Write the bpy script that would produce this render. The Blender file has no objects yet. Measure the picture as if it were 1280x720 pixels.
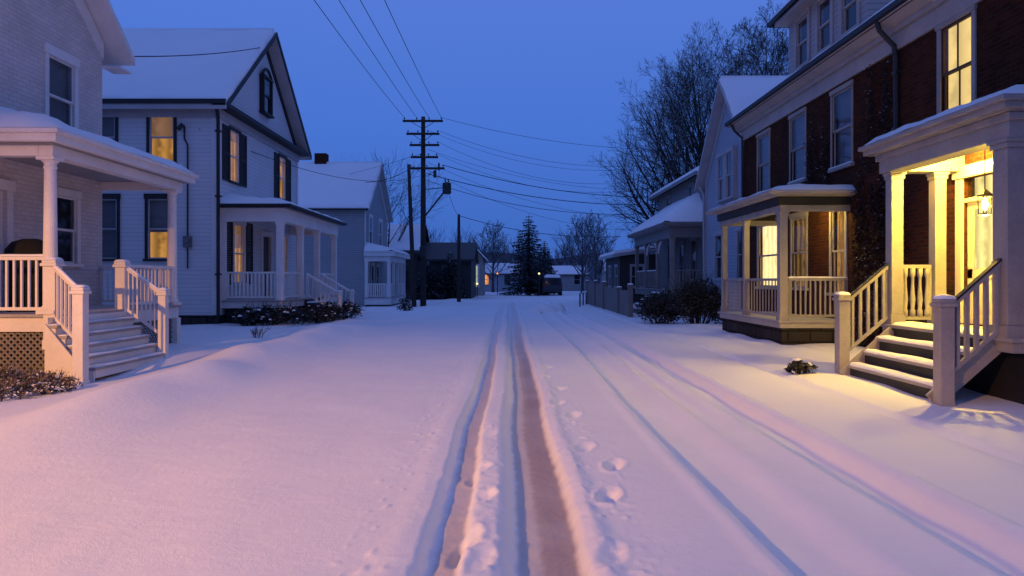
import bpy, bmesh, math, random
import numpy as np
from mathutils import Vector, noise as mnoise

random.seed(7)
R = math.radians
sc = bpy.context.scene
COL = sc.collection
EYE = 1.65

# ------------------------------------------------------------------ materials
def new_mat(name):
    m = bpy.data.materials.new(name)
    m.use_nodes = True
    nt = m.node_tree
    nt.nodes.clear()
    out = nt.nodes.new('ShaderNodeOutputMaterial')
    return m, nt, out

def N(nt, t, **kw):
    n = nt.nodes.new(t)
    for k, v in kw.items():
        if k in n.inputs.keys():
            n.inputs[k].default_value = v
        else:
            setattr(n, k, v)
    return n

def L(nt, a, b):
    nt.links.new(a, b)

def ramp(nt, fac, stops):
    r = nt.nodes.new('ShaderNodeValToRGB')
    els = r.color_ramp.elements
    while len(els) < len(stops):
        els.new(0.5)
    for e, (p, c) in zip(els, stops):
        e.position = p
        e.color = (*c, 1) if len(c) == 3 else c
    L(nt, fac, r.inputs[0])
    return r.outputs[0]

def math_n(nt, op, a, b=None):
    n = nt.nodes.new('ShaderNodeMath')
    n.operation = op
    for i, v in enumerate((a, b)):
        if v is None:
            continue
        if isinstance(v, (int, float)):
            n.inputs[i].default_value = v
        else:
            L(nt, v, n.inputs[i])
    return n.outputs[0]

def mixc(nt, fac, a, b, mode='MIX'):
    n = nt.nodes.new('ShaderNodeMix')
    n.data_type = 'RGBA'
    n.blend_type = mode
    for i, v in ((0, fac), (6, a), (7, b)):
        if isinstance(v, (int, float)):
            n.inputs[i].default_value = v
        elif isinstance(v, tuple):
            n.inputs[i].default_value = (*v, 1)
        else:
            L(nt, v, n.inputs[i])
    return n.outputs[2]

def objco(nt):
    return nt.nodes.new('ShaderNodeTexCoord').outputs['Object']

def noise_t(nt, co, scale, detail=4, rough=0.6):
    n = N(nt, 'ShaderNodeTexNoise')
    n.inputs['Scale'].default_value = scale
    n.inputs['Detail'].default_value = detail
    n.inputs['Roughness'].default_value = rough
    L(nt, co, n.inputs['Vector'])
    return n.outputs['Fac']

def snow_top(nt, base, amount=0.6, lo=0.45):
    """mix snow onto faces that look upwards"""
    g = nt.nodes.new('ShaderNodeNewGeometry')
    s = nt.nodes.new('ShaderNodeSeparateXYZ')
    L(nt, g.outputs['Normal'], s.inputs[0])
    mr = N(nt, 'ShaderNodeMapRange')
    L(nt, s.outputs['Z'], mr.inputs[0])
    mr.inputs[1].default_value = lo
    mr.inputs[2].default_value = lo + 0.3
    f = math_n(nt, 'MULTIPLY', mr.outputs[0], amount)
    return mixc(nt, f, base, (0.82, 0.83, 0.86))

def finish(nt, out, col, rough=0.6, bump=None, bstr=0.2, bdist=0.02, spec=0.3):
    p = nt.nodes.new('ShaderNodeBsdfPrincipled')
    if isinstance(col, tuple):
        p.inputs['Base Color'].default_value = (*col, 1)
    else:
        L(nt, col, p.inputs['Base Color'])
    p.inputs['Roughness'].default_value = rough
    p.inputs['Specular IOR Level'].default_value = spec
    if bump is not None:
        b = nt.nodes.new('ShaderNodeBump')
        b.inputs['Strength'].default_value = bstr
        b.inputs['Distance'].default_value = bdist
        L(nt, bump, b.inputs['Height'])
        L(nt, b.outputs[0], p.inputs['Normal'])
    L(nt, p.outputs[0], out.inputs[0])
    return p

def m_paint(name, c, var=0.25, rough=0.55, snow=0.0, grain=True):
    m, nt, out = new_mat(name)
    co = objco(nt)
    n1 = noise_t(nt, co, 1.7, 6, 0.65)
    n2 = noise_t(nt, co, 28, 3)
    f = math_n(nt, 'ADD', math_n(nt, 'MULTIPLY', n1, 0.7), math_n(nt, 'MULTIPLY', n2, 0.3))
    d = tuple(x * (1 - var) for x in c)
    u = tuple(min(1, x * (1 + var * 0.4)) for x in c)
    col = ramp(nt, f, [(0.3, d), (0.68, u)])
    if snow:
        col = snow_top(nt, col, snow)
    finish(nt, out, col, rough, n2, 0.25, 0.006)
    return m

def m_clap(name, c, pitch=0.12, var=0.22, dark=0.55, snow=0.0):
    m, nt, out = new_mat(name)
    co = objco(nt)
    s = nt.nodes.new('ShaderNodeSeparateXYZ')
    L(nt, co, s.inputs[0])
    w = math_n(nt, 'FRACT', math_n(nt, 'DIVIDE', s.outputs['Z'], pitch))
    n1 = noise_t(nt, co, 1.3, 6, 0.7)
    mp = N(nt, 'ShaderNodeMapping')
    mp.inputs['Scale'].default_value = (0.6, 0.6, 9)
    L(nt, co, mp.inputs[0])
    n2 = noise_t(nt, mp.outputs[0], 2.2, 3)
    f = math_n(nt, 'ADD', math_n(nt, 'MULTIPLY', n1, 0.55), math_n(nt, 'MULTIPLY', n2, 0.45))
    col = ramp(nt, f, [(0.3, tuple(x * (1 - var) for x in c)), (0.7, c)])
    line = ramp(nt, w, [(0.0, (1, 1, 1)), (0.84, (1, 1, 1)), (0.93, (dark,) * 3), (1.0, (dark,) * 3)])
    col = mixc(nt, 1.0, col, line, 'MULTIPLY')
    h = math_n(nt, 'SUBTRACT', 1.0, w)
    finish(nt, out, col, 0.6, h, 0.5, 0.02)
    return m

def m_brick(name, c1, c2, mortar, bw=0.215, bh=0.075, bstr=0.7, msize=0.012, blotch=0.35):
    m, nt, out = new_mat(name)
    co = objco(nt)
    s = nt.nodes.new('ShaderNodeSeparateXYZ')
    L(nt, co, s.inputs[0])
    a = math_n(nt, 'ADD', s.outputs['X'], s.outputs['Y'])
    cb = nt.nodes.new('ShaderNodeCombineXYZ')
    L(nt, a, cb.inputs[0])
    L(nt, s.outputs['Z'], cb.inputs[1])
    b = nt.nodes.new('ShaderNodeTexBrick')
    b.inputs['Scale'].default_value = 1.0
    b.inputs['Brick Width'].default_value = bw
    b.inputs['Row Height'].default_value = bh
    b.inputs['Mortar Size'].default_value = msize
    b.inputs['Mortar Smooth'].default_value = 0.3
    b.inputs['Bias'].default_value = -0.1
    b.inputs['Color1'].default_value = (*c1, 1)
    b.inputs['Color2'].default_value = (*c2, 1)
    b.inputs['Mortar'].default_value = (*mortar, 1)
    L(nt, cb.outputs[0], b.inputs['Vector'])
    n1 = noise_t(nt, co, 0.9, 6, 0.7)
    shade = ramp(nt, n1, [(0.3, (1 - blotch,) * 3), (0.7, (1.1,) * 3)])
    col = mixc(nt, 1.0, b.outputs['Color'], shade, 'MULTIPLY')
    n2 = noise_t(nt, co, 40, 3)
    h = math_n(nt, 'ADD', math_n(nt, 'SUBTRACT', 1.0, b.outputs['Fac']), math_n(nt, 'MULTIPLY', n2, 0.35))
    finish(nt, out, col, 0.9, h, bstr, 0.012, 0.06)
    return m

def m_snow(name, attr=False, tint=(0.86, 0.86, 0.88), bs=1.0):
    m, nt, out = new_mat(name)
    co = objco(nt)
    n1 = noise_t(nt, co, 0.6, 5, 0.6)
    n2 = noise_t(nt, co, 14, 5, 0.7)
    n3 = noise_t(nt, co, 95, 3, 0.7)
    col = ramp(nt, n1, [(0.3, tuple(x * 0.95 for x in tint)), (0.7, tint)])
    if attr:
        at = nt.nodes.new('ShaderNodeAttribute')
        at.attribute_name = 'dirt'
        n4 = noise_t(nt, co, 45, 4, 0.75)
        dcol = ramp(nt, n4, [(0.32, (0.34, 0.27, 0.245)), (0.7, (0.44, 0.36, 0.335))])
        col = mixc(nt, at.outputs['Fac'], col, dcol)
    h = math_n(nt, 'ADD', math_n(nt, 'MULTIPLY', n2, 0.6), math_n(nt, 'MULTIPLY', n3, 0.35))
    p = finish(nt, out, col, 0.7, h, 0.42 * bs, 0.03, 0.25)
    return m

def m_glass(name, tint=0.75):
    m, nt, out = new_mat(name)
    lw = nt.nodes.new('ShaderNodeLayerWeight')
    lw.inputs['Blend'].default_value = 0.5
    f = math_n(nt, 'ADD', math_n(nt, 'MULTIPLY', math_n(nt, 'POWER', lw.outputs['Facing'], 4.0), 0.75), 0.05)
    t = nt.nodes.new('ShaderNodeBsdfTransparent')
    t.inputs[0].default_value = (tint, tint, tint, 1)
    g = nt.nodes.new('ShaderNodeBsdfGlossy')
    g.inputs['Roughness'].default_value = 0.03
    co = objco(nt)
    b = nt.nodes.new('ShaderNodeBump')
    b.inputs['Strength'].default_value = 0.08
    b.inputs['Distance'].default_value = 0.05
    L(nt, noise_t(nt, co, 1.3, 2), b.inputs['Height'])
    L(nt, b.outputs[0], g.inputs['Normal'])
    mx = nt.nodes.new('ShaderNodeMixShader')
    L(nt, f, mx.inputs[0])
    L(nt, t.outputs[0], mx.inputs[1])
    L(nt, g.outputs[0], mx.inputs[2])
    L(nt, mx.outputs[0], out.inputs[0])
    return m

def m_glow(name, c, strength, folds=9.0, dim=0.5, mottle=0.5):
    """cloth or room lit from inside: folds and soft patches"""
    m, nt, out = new_mat(name)
    co = objco(nt)
    s = nt.nodes.new('ShaderNodeSeparateXYZ')
    L(nt, co, s.inputs[0])
    a = math_n(nt, 'ADD', s.outputs['X'], s.outputs['Y'])
    nz = noise_t(nt, co, 2.3, 3)
    w = math_n(nt, 'SINE', math_n(nt, 'ADD', math_n(nt, 'MULTIPLY', a, folds * 2.6), math_n(nt, 'MULTIPLY', nz, 7)))
    w = math_n(nt, 'ADD', math_n(nt, 'MULTIPLY', w, 0.5 * dim), 1 - 0.5 * dim)
    n2 = ramp(nt, nz, [(0.3, (1 - mottle,) * 3), (0.65, (1, 1, 1))])
    f = mixc(nt, 1.0, n2, w, 'MULTIPLY')
    col = mixc(nt, 1.0, f, c, 'MULTIPLY')
    e = nt.nodes.new('ShaderNodeEmission')
    L(nt, col, e.inputs[0])
    e.inputs[1].default_value = strength
    L(nt, e.outputs[0], out.inputs[0])
    return m

def m_bark(name, c, snow=0.6, lo=0.35):
    m, nt, out = new_mat(name)
    co = objco(nt)
    n1 = noise_t(nt, co, 9, 5, 0.7)
    col = ramp(nt, n1, [(0.3, tuple(x * 0.6 for x in c)), (0.7, c)])
    if snow:
        col = snow_top(nt, col, snow, lo)
    finish(nt, out, col, 0.85, n1, 0.6, 0.03, 0.15)
    return m

def m_leaf(name, c, snow=0.5):
    m, nt, out = new_mat(name)
    co = objco(nt)
    n1 = noise_t(nt, co, 3.0, 3)
    col = ramp(nt, n1, [(0.3, tuple(x * 0.5 for x in c)), (0.7, tuple(x * 1.3 for x in c))])
    if snow:
        g = nt.nodes.new('ShaderNodeNewGeometry')
        n2 = noise_t(nt, co, 5.0, 2)
        f = math_n(nt, 'MULTIPLY', math_n(nt, 'GREATER_THAN', n2, 0.56), snow)
        col = mixc(nt, f, col, (0.75, 0.76, 0.8))
    finish(nt, out, col, 0.7, None, spec=0.2)
    return m

def m_metal(name, c, rough=0.45, metallic=0.0):
    m, nt, out = new_mat(name)
    co = objco(nt)
    n1 = noise_t(nt, co, 6, 4)
    col = ramp(nt, n1, [(0.3, tuple(x * 0.7 for x in c)), (0.7, c)])
    p = finish(nt, out, col, rough, n1, 0.1, 0.01, 0.4)
    p.inputs['Metallic'].default_value = metallic
    return m

def m_hill(name):
    m, nt, out = new_mat(name)
    co = objco(nt)
    n1 = noise_t(nt, co, 0.05, 8, 0.75)
    n2 = noise_t(nt, co, 0.6, 4, 0.8)
    f = math_n(nt, 'ADD', math_n(nt, 'MULTIPLY', n1, 0.6), math_n(nt, 'MULTIPLY', n2, 0.4))
    col = ramp(nt, f, [(0.42, (0.07, 0.075, 0.10)), (0.66, (0.20, 0.21, 0.26))])  # pale bluish tones stand in for haze over the hills
    finish(nt, out, col, 0.95, spec=0.0)
    return m

M = dict(
    snow=m_snow('snow_cap_snow'),
    road=m_snow('road_snow', True),
    ground=m_snow('yard_snow', True),
    white=m_paint('white_painted_wood', (0.74, 0.70, 0.68), 0.18),
    white_dusted=m_paint('white_painted_wood_dusted', (0.70, 0.68, 0.66), 0.2, snow=0.7),
    white_shaded=m_paint('shaded_white_paint', (0.34, 0.31, 0.29), 0.3),  # white porch paint darkened, weaker light put into its colour
    white_shaded_dusted=m_paint('shaded_white_paint_dusted', (0.37, 0.335, 0.32), 0.25, snow=0.7),  # same darkened white with snow dusting, shade is in the base colour
    grey_wood=m_paint('worn_grey_wood', (0.36, 0.34, 0.33), 0.35, snow=0.35),
    cream=m_paint('cream_painted_wood', (0.62, 0.56, 0.47), 0.15),
    trim_cream=m_paint('pale_cornice_paint', (0.40, 0.37, 0.35), 0.25),
    dark_trim=m_paint('black_painted_wood', (0.022, 0.022, 0.026), 0.3),
    dim_trim=m_paint('dimmed_tan_paint', (0.24, 0.225, 0.22), 0.3),  # trim colour darkened to offset the lamp light reaching this house
    clap_dim=m_clap('dimmed_tan_clapboard', (0.22, 0.205, 0.20), 0.13),  # darker copy of the tan clapboard, shade put into the colour
    grey_trim=m_paint('grey_painted_wood', (0.42, 0.42, 0.44), 0.2),
    painted_brick=m_brick('white_painted_brick', (0.60, 0.53, 0.50), (0.66, 0.59, 0.56), (0.52, 0.46, 0.44), 0.24, 0.085, 0.6, 0.010, 0.16),
    red_brick=m_brick('dark_red_brick', (0.050, 0.0150, 0.007), (0.092, 0.025, 0.011), (0.05, 0.034, 0.026)),
    stone=m_brick('dark_stone', (0.035, 0.033, 0.032), (0.055, 0.05, 0.048), (0.02, 0.019, 0.018), 0.5, 0.25, 0.8, 0.02),
    clap_white=m_clap('white_clapboard', (0.66, 0.66, 0.68), 0.13, 0.16, 0.74),
    clap_grey=m_clap('grey_clapboard', (0.33, 0.335, 0.345), 0.13),
    clap_tan=m_clap('tan_clapboard', (0.40, 0.37, 0.36), 0.13),
    clap_blue=m_clap('blue_grey_clapboard', (0.36, 0.40, 0.47), 0.13),
    clap_dark=m_clap('dark_brown_clapboard', (0.05, 0.045, 0.045), 0.16),
    ceiling=m_clap('porch_ceiling_boards', (0.42, 0.41, 0.42), 0.1),
    shingle=m_clap('dark_shingles', (0.045, 0.045, 0.05), 0.14, 0.4),
    glass=m_glass('window_glass'),
    dark_room=m_paint('dark_room_behind_glass', (0.035, 0.035, 0.045), 0.5),
    blind=m_clap('grey_window_blind', (0.24, 0.25, 0.29), 0.05, 0.2, 0.7),
    net=m_clap('pale_net_curtain', (0.32, 0.33, 0.36), 0.4, 0.3, 0.9),
    glow_gold=m_glow('golden_lit_curtain', (1.0, 0.70, 0.22), 1.45, 5, 0.22, 0.22),
    glow_hot=m_glow('bright_lit_curtain', (1.0, 0.74, 0.32), 2.6, 7, 0.25, 0.2),
    glow_orange=m_glow('orange_lit_curtain', (1.0, 0.47, 0.10), 0.85, 6, 0.5, 0.5),
    glow_shade=m_glow('amber_roller_shade', (1.0, 0.50, 0.22), 0.36, 3, 0.3, 0.4),
    glow_dim=m_glow('dim_lit_room', (1.0, 0.52, 0.16), 0.45, 8, 0.7, 0.6),
    glow_door=m_glow('lit_door_glass', (1.0, 0.78, 0.26), 2.1, 9, 0.4, 0.3),
    glow_pale=m_glow('pale_lit_window', (0.75, 0.82, 0.55), 1.0, 5, 0.4, 0.4),
    glow_sign=m_glow('orange_far_light', (1.0, 0.36, 0.08), 2.4, 2, 0.6, 0.5),
    bulb=m_glow('lamp_bulb', (1.0, 0.80, 0.42), 9.0, 1, 0.0, 0.0),
    bulb_dim=m_glow('far_lamp_bulb', (1.0, 0.78, 0.35), 1.6, 1, 0.0, 0.0),
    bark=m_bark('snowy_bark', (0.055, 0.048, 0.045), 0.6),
    bark_far=m_bark('haze_tinted_far_bark', (0.075, 0.075, 0.09), 0.35),  # bluish tone paints distance haze into the bark
    twig=m_bark('dry_twigs', (0.10, 0.075, 0.06), 0.55, 0.2),
    twig_dark=m_bark('dark_twigs', (0.035, 0.03, 0.03), 0.25, 0.5),
    needle=m_leaf('spruce_needles', (0.022, 0.033, 0.036), 0.22),
    leaf_dark=m_leaf('dark_evergreen_leaves', (0.024, 0.025, 0.022), 0.10),
    leaf_dry=m_leaf('dry_brown_leaves', (0.20, 0.14, 0.11), 0.85),
    leaf_ivy=m_leaf('withered_ivy_leaves', (0.055, 0.03, 0.02), 0.0),
    pole=m_bark('weathered_pole_wood', (0.06, 0.05, 0.045), 0.25, 0.6),
    metal_dark=m_metal('dark_metal', (0.03, 0.03, 0.033), 0.5),
    metal_grey=m_metal('grey_metal', (0.20, 0.21, 0.22), 0.45, 0.3),
    wire=m_metal('black_cable', (0.012, 0.012, 0.014), 0.6),
    cover=m_paint('black_grill_cover', (0.009, 0.009, 0.011), 0.4, 0.85, 0.0),
    fence=m_paint('weathered_fence_boards', (0.19, 0.17, 0.165), 0.35),
    door_cream=m_paint('cream_door_paint', (0.70, 0.62, 0.44), 0.1),
    door_dark=m_paint('dark_door_paint', (0.09, 0.05, 0.035), 0.3),
    car_paint=m_metal('dark_blue_car_paint', (0.03, 0.04, 0.07), 0.35),
    rubber=m_metal('tyre_rubber', (0.012, 0.012, 0.012), 0.8),
    red_lens=m_metal('red_lens', (0.25, 0.01, 0.01), 0.3),
    hill=m_hill('haze_tinted_wooded_hill'),
)

# ------------------------------------------------------------------ builders
ORG = {}

def link(o):
    COL.objects.link(o)

def tag(o, label=None, cat=None, group=None, kind=None):
    if label: o['label'] = label
    if cat: o['category'] = cat
    if group: o['group'] = group
    if kind: o['kind'] = kind
    return o

def thing(name, loc, label, cat, group=None):
    o = bpy.data.objects.new(name, None)
    o.empty_display_size = 0.3
    link(o)
    o.location = loc
    ORG[o] = Vector(loc)
    return tag(o, label, cat, group)

class MB:
    def __init__(s):
        s.v = []; s.f = []
    def add(s, vs, fs):
        b = len(s.v)
        s.v.extend([tuple(x) for x in vs])
        s.f.extend([tuple(b + i for i in f) for f in fs])
    def hexa(s, c):
        s.add(c, [(0, 3, 2, 1), (4, 5, 6, 7), (0, 1, 5, 4), (1, 2, 6, 5), (2, 3, 7, 6), (3, 0, 4, 7)])
    def box(s, x0, x1, y0, y1, z0, z1):
        s.hexa([(x0, y0, z0), (x1, y0, z0), (x1, y1, z0), (x0, y1, z0), (x0, y0, z1), (x1, y0, z1), (x1, y1, z1), (x0, y1, z1)])
    def bx(s, F, u0, u1, n0, n1, z0, z1):
        s.hexa([F(u0, n0, z0), F(u1, n0, z0), F(u1, n1, z0), F(u0, n1, z0), F(u0, n0, z1), F(u1, n0, z1), F(u1, n1, z1), F(u0, n1, z1)])
    def quad(s, a, b, c, d):
        s.add([a, b, c, d], [(0, 1, 2, 3)])
    def beam(s, p, q, w, h):
        p, q = Vector(p), Vector(q)
        d = (q - p).normalized()
        up = Vector((0, 0, 1)) if abs(d.z) < 0.95 else Vector((0, 1, 0))
        sd = d.cross(up).normalized()
        u = sd.cross(d).normalized()
        c = []
        for e in (p, q):
            for a, b in ((-1, -1), (1, -1), (1, 1), (-1, 1)):
                c.append(e + sd * (a * w / 2) + u * (b * h / 2))
        s.hexa(c)
    def tube(s, pts, rad, n=6, cap=True):
        pts = [Vector(p) for p in pts]
        b = len(s.v)
        k = len(pts)
        prev = None
        for i, p in enumerate(pts):
            d = (pts[min(i + 1, k - 1)] - pts[max(i - 1, 0)])
            d = d.normalized() if d.length > 1e-9 else Vector((0, 0, 1))
            if prev is None:
                a = d.orthogonal().normalized()
            else:
                a = (prev - d * prev.dot(d))
                a = a.normalized() if a.length > 1e-6 else d.orthogonal().normalized()
            prev = a
            c = d.cross(a)
            r = rad[i] if isinstance(rad, (list, tuple)) else rad
            for j in range(n):
                t = 2 * math.pi * j / n
                s.v.append(tuple(p + a * (math.cos(t) * r) + c * (math.sin(t) * r)))
        for i in range(k - 1):
            for j in range(n):
                j2 = (j + 1) % n
                s.f.append((b + i * n + j, b + i * n + j2, b + (i + 1) * n + j2, b + (i + 1) * n + j))
        if cap:
            s.f.append(tuple(b + j for j in reversed(range(n))))
            s.f.append(tuple(b + (k - 1) * n + j for j in range(n)))
    def lathe(s, x, y, prof, n=16):
        s.tube([(x, y, z) for r, z in prof], [r for r, z in prof], n)
    def pieces(s):
        par = list(range(len(s.v)))
        def find(a):
            while par[a] != a:
                par[a] = par[par[a]]; a = par[a]
            return a
        for f in s.f:
            for k in f[1:]: par[find(k)] = find(f[0])
        gs = {}
        for f in s.f: gs.setdefault(find(f[0]), []).append(f)
        out = []
        for fs in gs.values():
            ids = sorted({k for f in fs for k in f}); mp = {k: i for i, k in enumerate(ids)}
            m = MB(); m.v = [s.v[k] for k in ids]; m.f = [tuple(mp[k] for k in f) for f in fs]
            out.append(m)
        return out
    def build_each(s, name, mat, parent, bevel=0.0):
        for m in s.pieces(): m.build(name, mat, parent, bevel=bevel)
    def build(s, name, mat, parent=None, smooth=False, bevel=0.0, origin=None, label=None):
        me = bpy.data.meshes.new(name)
        o0 = ORG[parent] if parent is not None else Vector(origin or (0, 0, 0))
        me.from_pydata([(x - o0.x, y - o0.y, z - o0.z) for x, y, z in s.v], [], s.f)
        bm = bmesh.new(); bm.from_mesh(me)
        bmesh.ops.recalc_face_normals(bm, faces=bm.faces)
        bm.to_mesh(me); bm.free()
        me.materials.append(mat)
        if smooth:
            for p in me.polygons: p.use_smooth = True
        o = bpy.data.objects.new(name, me)
        link(o)
        ORG[o] = o0
        if parent is not None:
            o.parent = parent
        else:
            o.location = o0
        if bevel:
            b = o.modifiers.new('bevel', 'BEVEL')
            b.width = bevel; b.segments = 2; b.limit_method = 'ANGLE'
        if label: o['label'] = label
        return o

def FL(X): return lambda u, n, z: (X + n, u, z)    # wall facing the street from the left side
def FR(X): return lambda u, n, z: (X - n, u, z)    # wall facing the street from the right side
def FN(Y): return lambda u, n, z: (u, Y - n, z)    # wall facing down the street towards -y
def FF(Y): return lambda u, n, z: (u, Y + n, z)

def wall(mb, F, u0, u1, z0, z1, ops=(), t=0.12):
    us = sorted({u0, u1, *[o[0] for o in ops], *[o[1] for o in ops]})
    zs = sorted({z0, z1, *[o[2] for o in ops], *[o[3] for o in ops]})
    for a, b in zip(us, us[1:]):
        for c, d in zip(zs, zs[1:]):
            m_, k_ = (a + b) / 2, (c + d) / 2
            if any(o[0] < m_ < o[1] and o[2] < k_ < o[3] for o in ops):
                continue
            mb.quad(F(a, 0, c), F(b, 0, c), F(b, 0, d), F(a, 0, d))
    for a, b, c, d in ops:
        mb.quad(F(a, 0, c), F(b, 0, c), F(b, -t, c), F(a, -t, c))
        mb.quad(F(a, 0, d), F(b, 0, d), F(b, -t, d), F(a, -t, d))
        mb.quad(F(a, 0, c), F(a, 0, d), F(a, -t, d), F(a, -t, c))
        mb.quad(F(b, 0, c), F(b, 0, d), F(b, -t, d), F(b, -t, c))

def window(h, F, op, trim, back, back_name='curtain', cols=1, casing=0.10, head=0.14, shade=None, shade_to=0.5,
           sill=True, snow=False, label=None, sash=0.045, sashmat=None, pane=True, flat=False):
    """double hung sash window in an opening; returns the window part.  flat = stands proud of a wall without an opening"""
    a, b, c, d = op
    o = 0.14 if flat else 0.0
    G = (lambda u, n, z: F(u, n + o, z)) if flat else F
    mb = MB()
    e = 0.035
    base = 0.003 - o
    mb.bx(G, a - casing, a, base, e, c, d)
    mb.bx(G, b, b + casing, base, e, c, d)
    mb.bx(G, a - casing - 0.02, b + casing + 0.02, base, e + 0.02, d, d + head)
    w = mb.build('window', trim, h, bevel=0.004, label=label)
    sb = MB()
    mid = (c + d) / 2
    for (z0, z1, n0) in ((mid - 0.02, d, -0.032), (c, mid + 0.02, -0.064)):
        n1 = n0 + 0.03
        sb.bx(G, a + 0.002, a + sash, n0, n1, z0, z1)
        sb.bx(G, b - sash, b - 0.002, n0, n1, z0, z1)
        sb.bx(G, a + sash, b - sash, n0, n1, z1 - sash, z1 - 0.002)
        sb.bx(G, a + sash, b - sash, n0, n1, z0 + 0.002, z0 + sash)
        for k in range(1, cols):
            u = a + (b - a) * k / cols
            sb.bx(G, u - 0.012, u + 0.012, n0 + 0.005, n1 - 0.005, z0 + sash, z1 - sash)
    sb.build('frame', sashmat or trim, w)
    if pane:
        pb = MB()
        for (z0, z1, n) in ((mid, d - 0.01, -0.017), (c + 0.01, mid, -0.049)):
            pb.quad(G(a + 0.01, n, z0), G(b - 0.01, n, z0), G(b - 0.01, n, z1), G(a + 0.01, n, z1))
        pb.build('pane', M['glass'], w)
    x = 0.0 if flat else 0.3
    bk = -0.125
    if shade:
        s2 = MB()
        zz = d - (d - c) * shade_to
        s2.quad(G(a, bk + 0.02, zz), G(b, bk + 0.02, zz), G(b, bk + 0.02, d), G(a, bk + 0.02, d))
        s2.build('shade', shade, w)
    cb = MB()
    cb.quad(G(a - x, bk, c - x), G(b + x, bk, c - x), G(b + x, bk, d + x), G(a - x, bk, d + x))
    cb.build(back_name, back, w)
    if sill:
        s3 = MB()
        s3.bx(G, a - casing - 0.04, b + casing + 0.04, -0.03 - 0 * o if not flat else -o, 0.08, c - 0.07, c - 0.002)
        s3.build('sill', trim, w, bevel=0.004)
        if snow:
            s4 = MB()
            snow_patch(s4, G(a - casing - 0.03, 0.0, c - 0.001), G(b + casing + 0.03, 0.0, c - 0.001), G(b + casing + 0.03, 0.08, c - 0.001), G(a - casing - 0.03, 0.08, c - 0.001), 0.04, 10, 3, 0.01)
            s4.build('sill_snow', M['snow'], w, smooth=True)
    return w

def snow_patch(mb, a, b, c, d, t, nu, nv, nz=0.02, edge=0.14, over=0.0):
    """a snow layer of thickness t lying on the quad a b c d, rounded off at its edges"""
    a, b, c, d = map(Vector, (a, b, c, d))
    lu = max((b - a).length, 1e-4); lv = max((d - a).length, 1e-4)
    base = len(mb.v)
    edge_u = min(edge, lu * 0.45); edge_v = min(edge, lv * 0.45)
    def params(n, ln, ed):
        k = max(2, min(4, n // 3))
        e = [ed / ln * (i / k) ** 1.6 for i in range(k + 1)]
        m = max(1, n - 2 * k)
        mids = [e[-1] + (1 - 2 * e[-1]) * i / m for i in range(1, m)]
        return e + mids + [1 - x for x in reversed(e)]
    U = params(nu, lu, edge_u); V = params(nv, lv, edge_v)
    for j in V:
        for i in U:
            p = (a * (1 - i) + b * i) * (1 - j) + (d * (1 - i) + c * i) * j
            du = min(i, 1 - i) * lu / edge_u; dv = min(j, 1 - j) * lv / edge_v
            k = min(1, du) ; q = min(1, dv)
            k = math.sqrt(max(0, 1 - (1 - k) ** 2)); q = math.sqrt(max(0, 1 - (1 - q) ** 2))
            nn = mnoise.noise(p * 1.1) * nz + mnoise.noise(p * 4.3) * nz * 0.5
            hgt = (t + nn) * min(k, q) * (0.9 + 0.1 * max(k, q))
            off = Vector((mnoise.noise(p * 2.3 + Vector((9, 3, 1))), mnoise.noise(p * 2.3 + Vector((1, 7, 5))), 0)) * nz * (1 if min(k, q) < 0.9 else 0)
            mb.v.append(tuple(p + off + Vector((0, 0, max(0.0, hgt) + 0.004))))
    W = len(U); H = len(V)
    for j in range(H - 1):
        for i in range(W - 1):
            q = base + j * W + i
            mb.f.append((q, q + 1, q + 1 + W, q + W))

def slab(mb, a, b, c, d, t):
    """slab under the quad a b c d"""
    lo = [(x, y, z - t) for x, y, z in (a, b, c, d)]
    mb.hexa(lo + [a, b, c, d])

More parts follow.
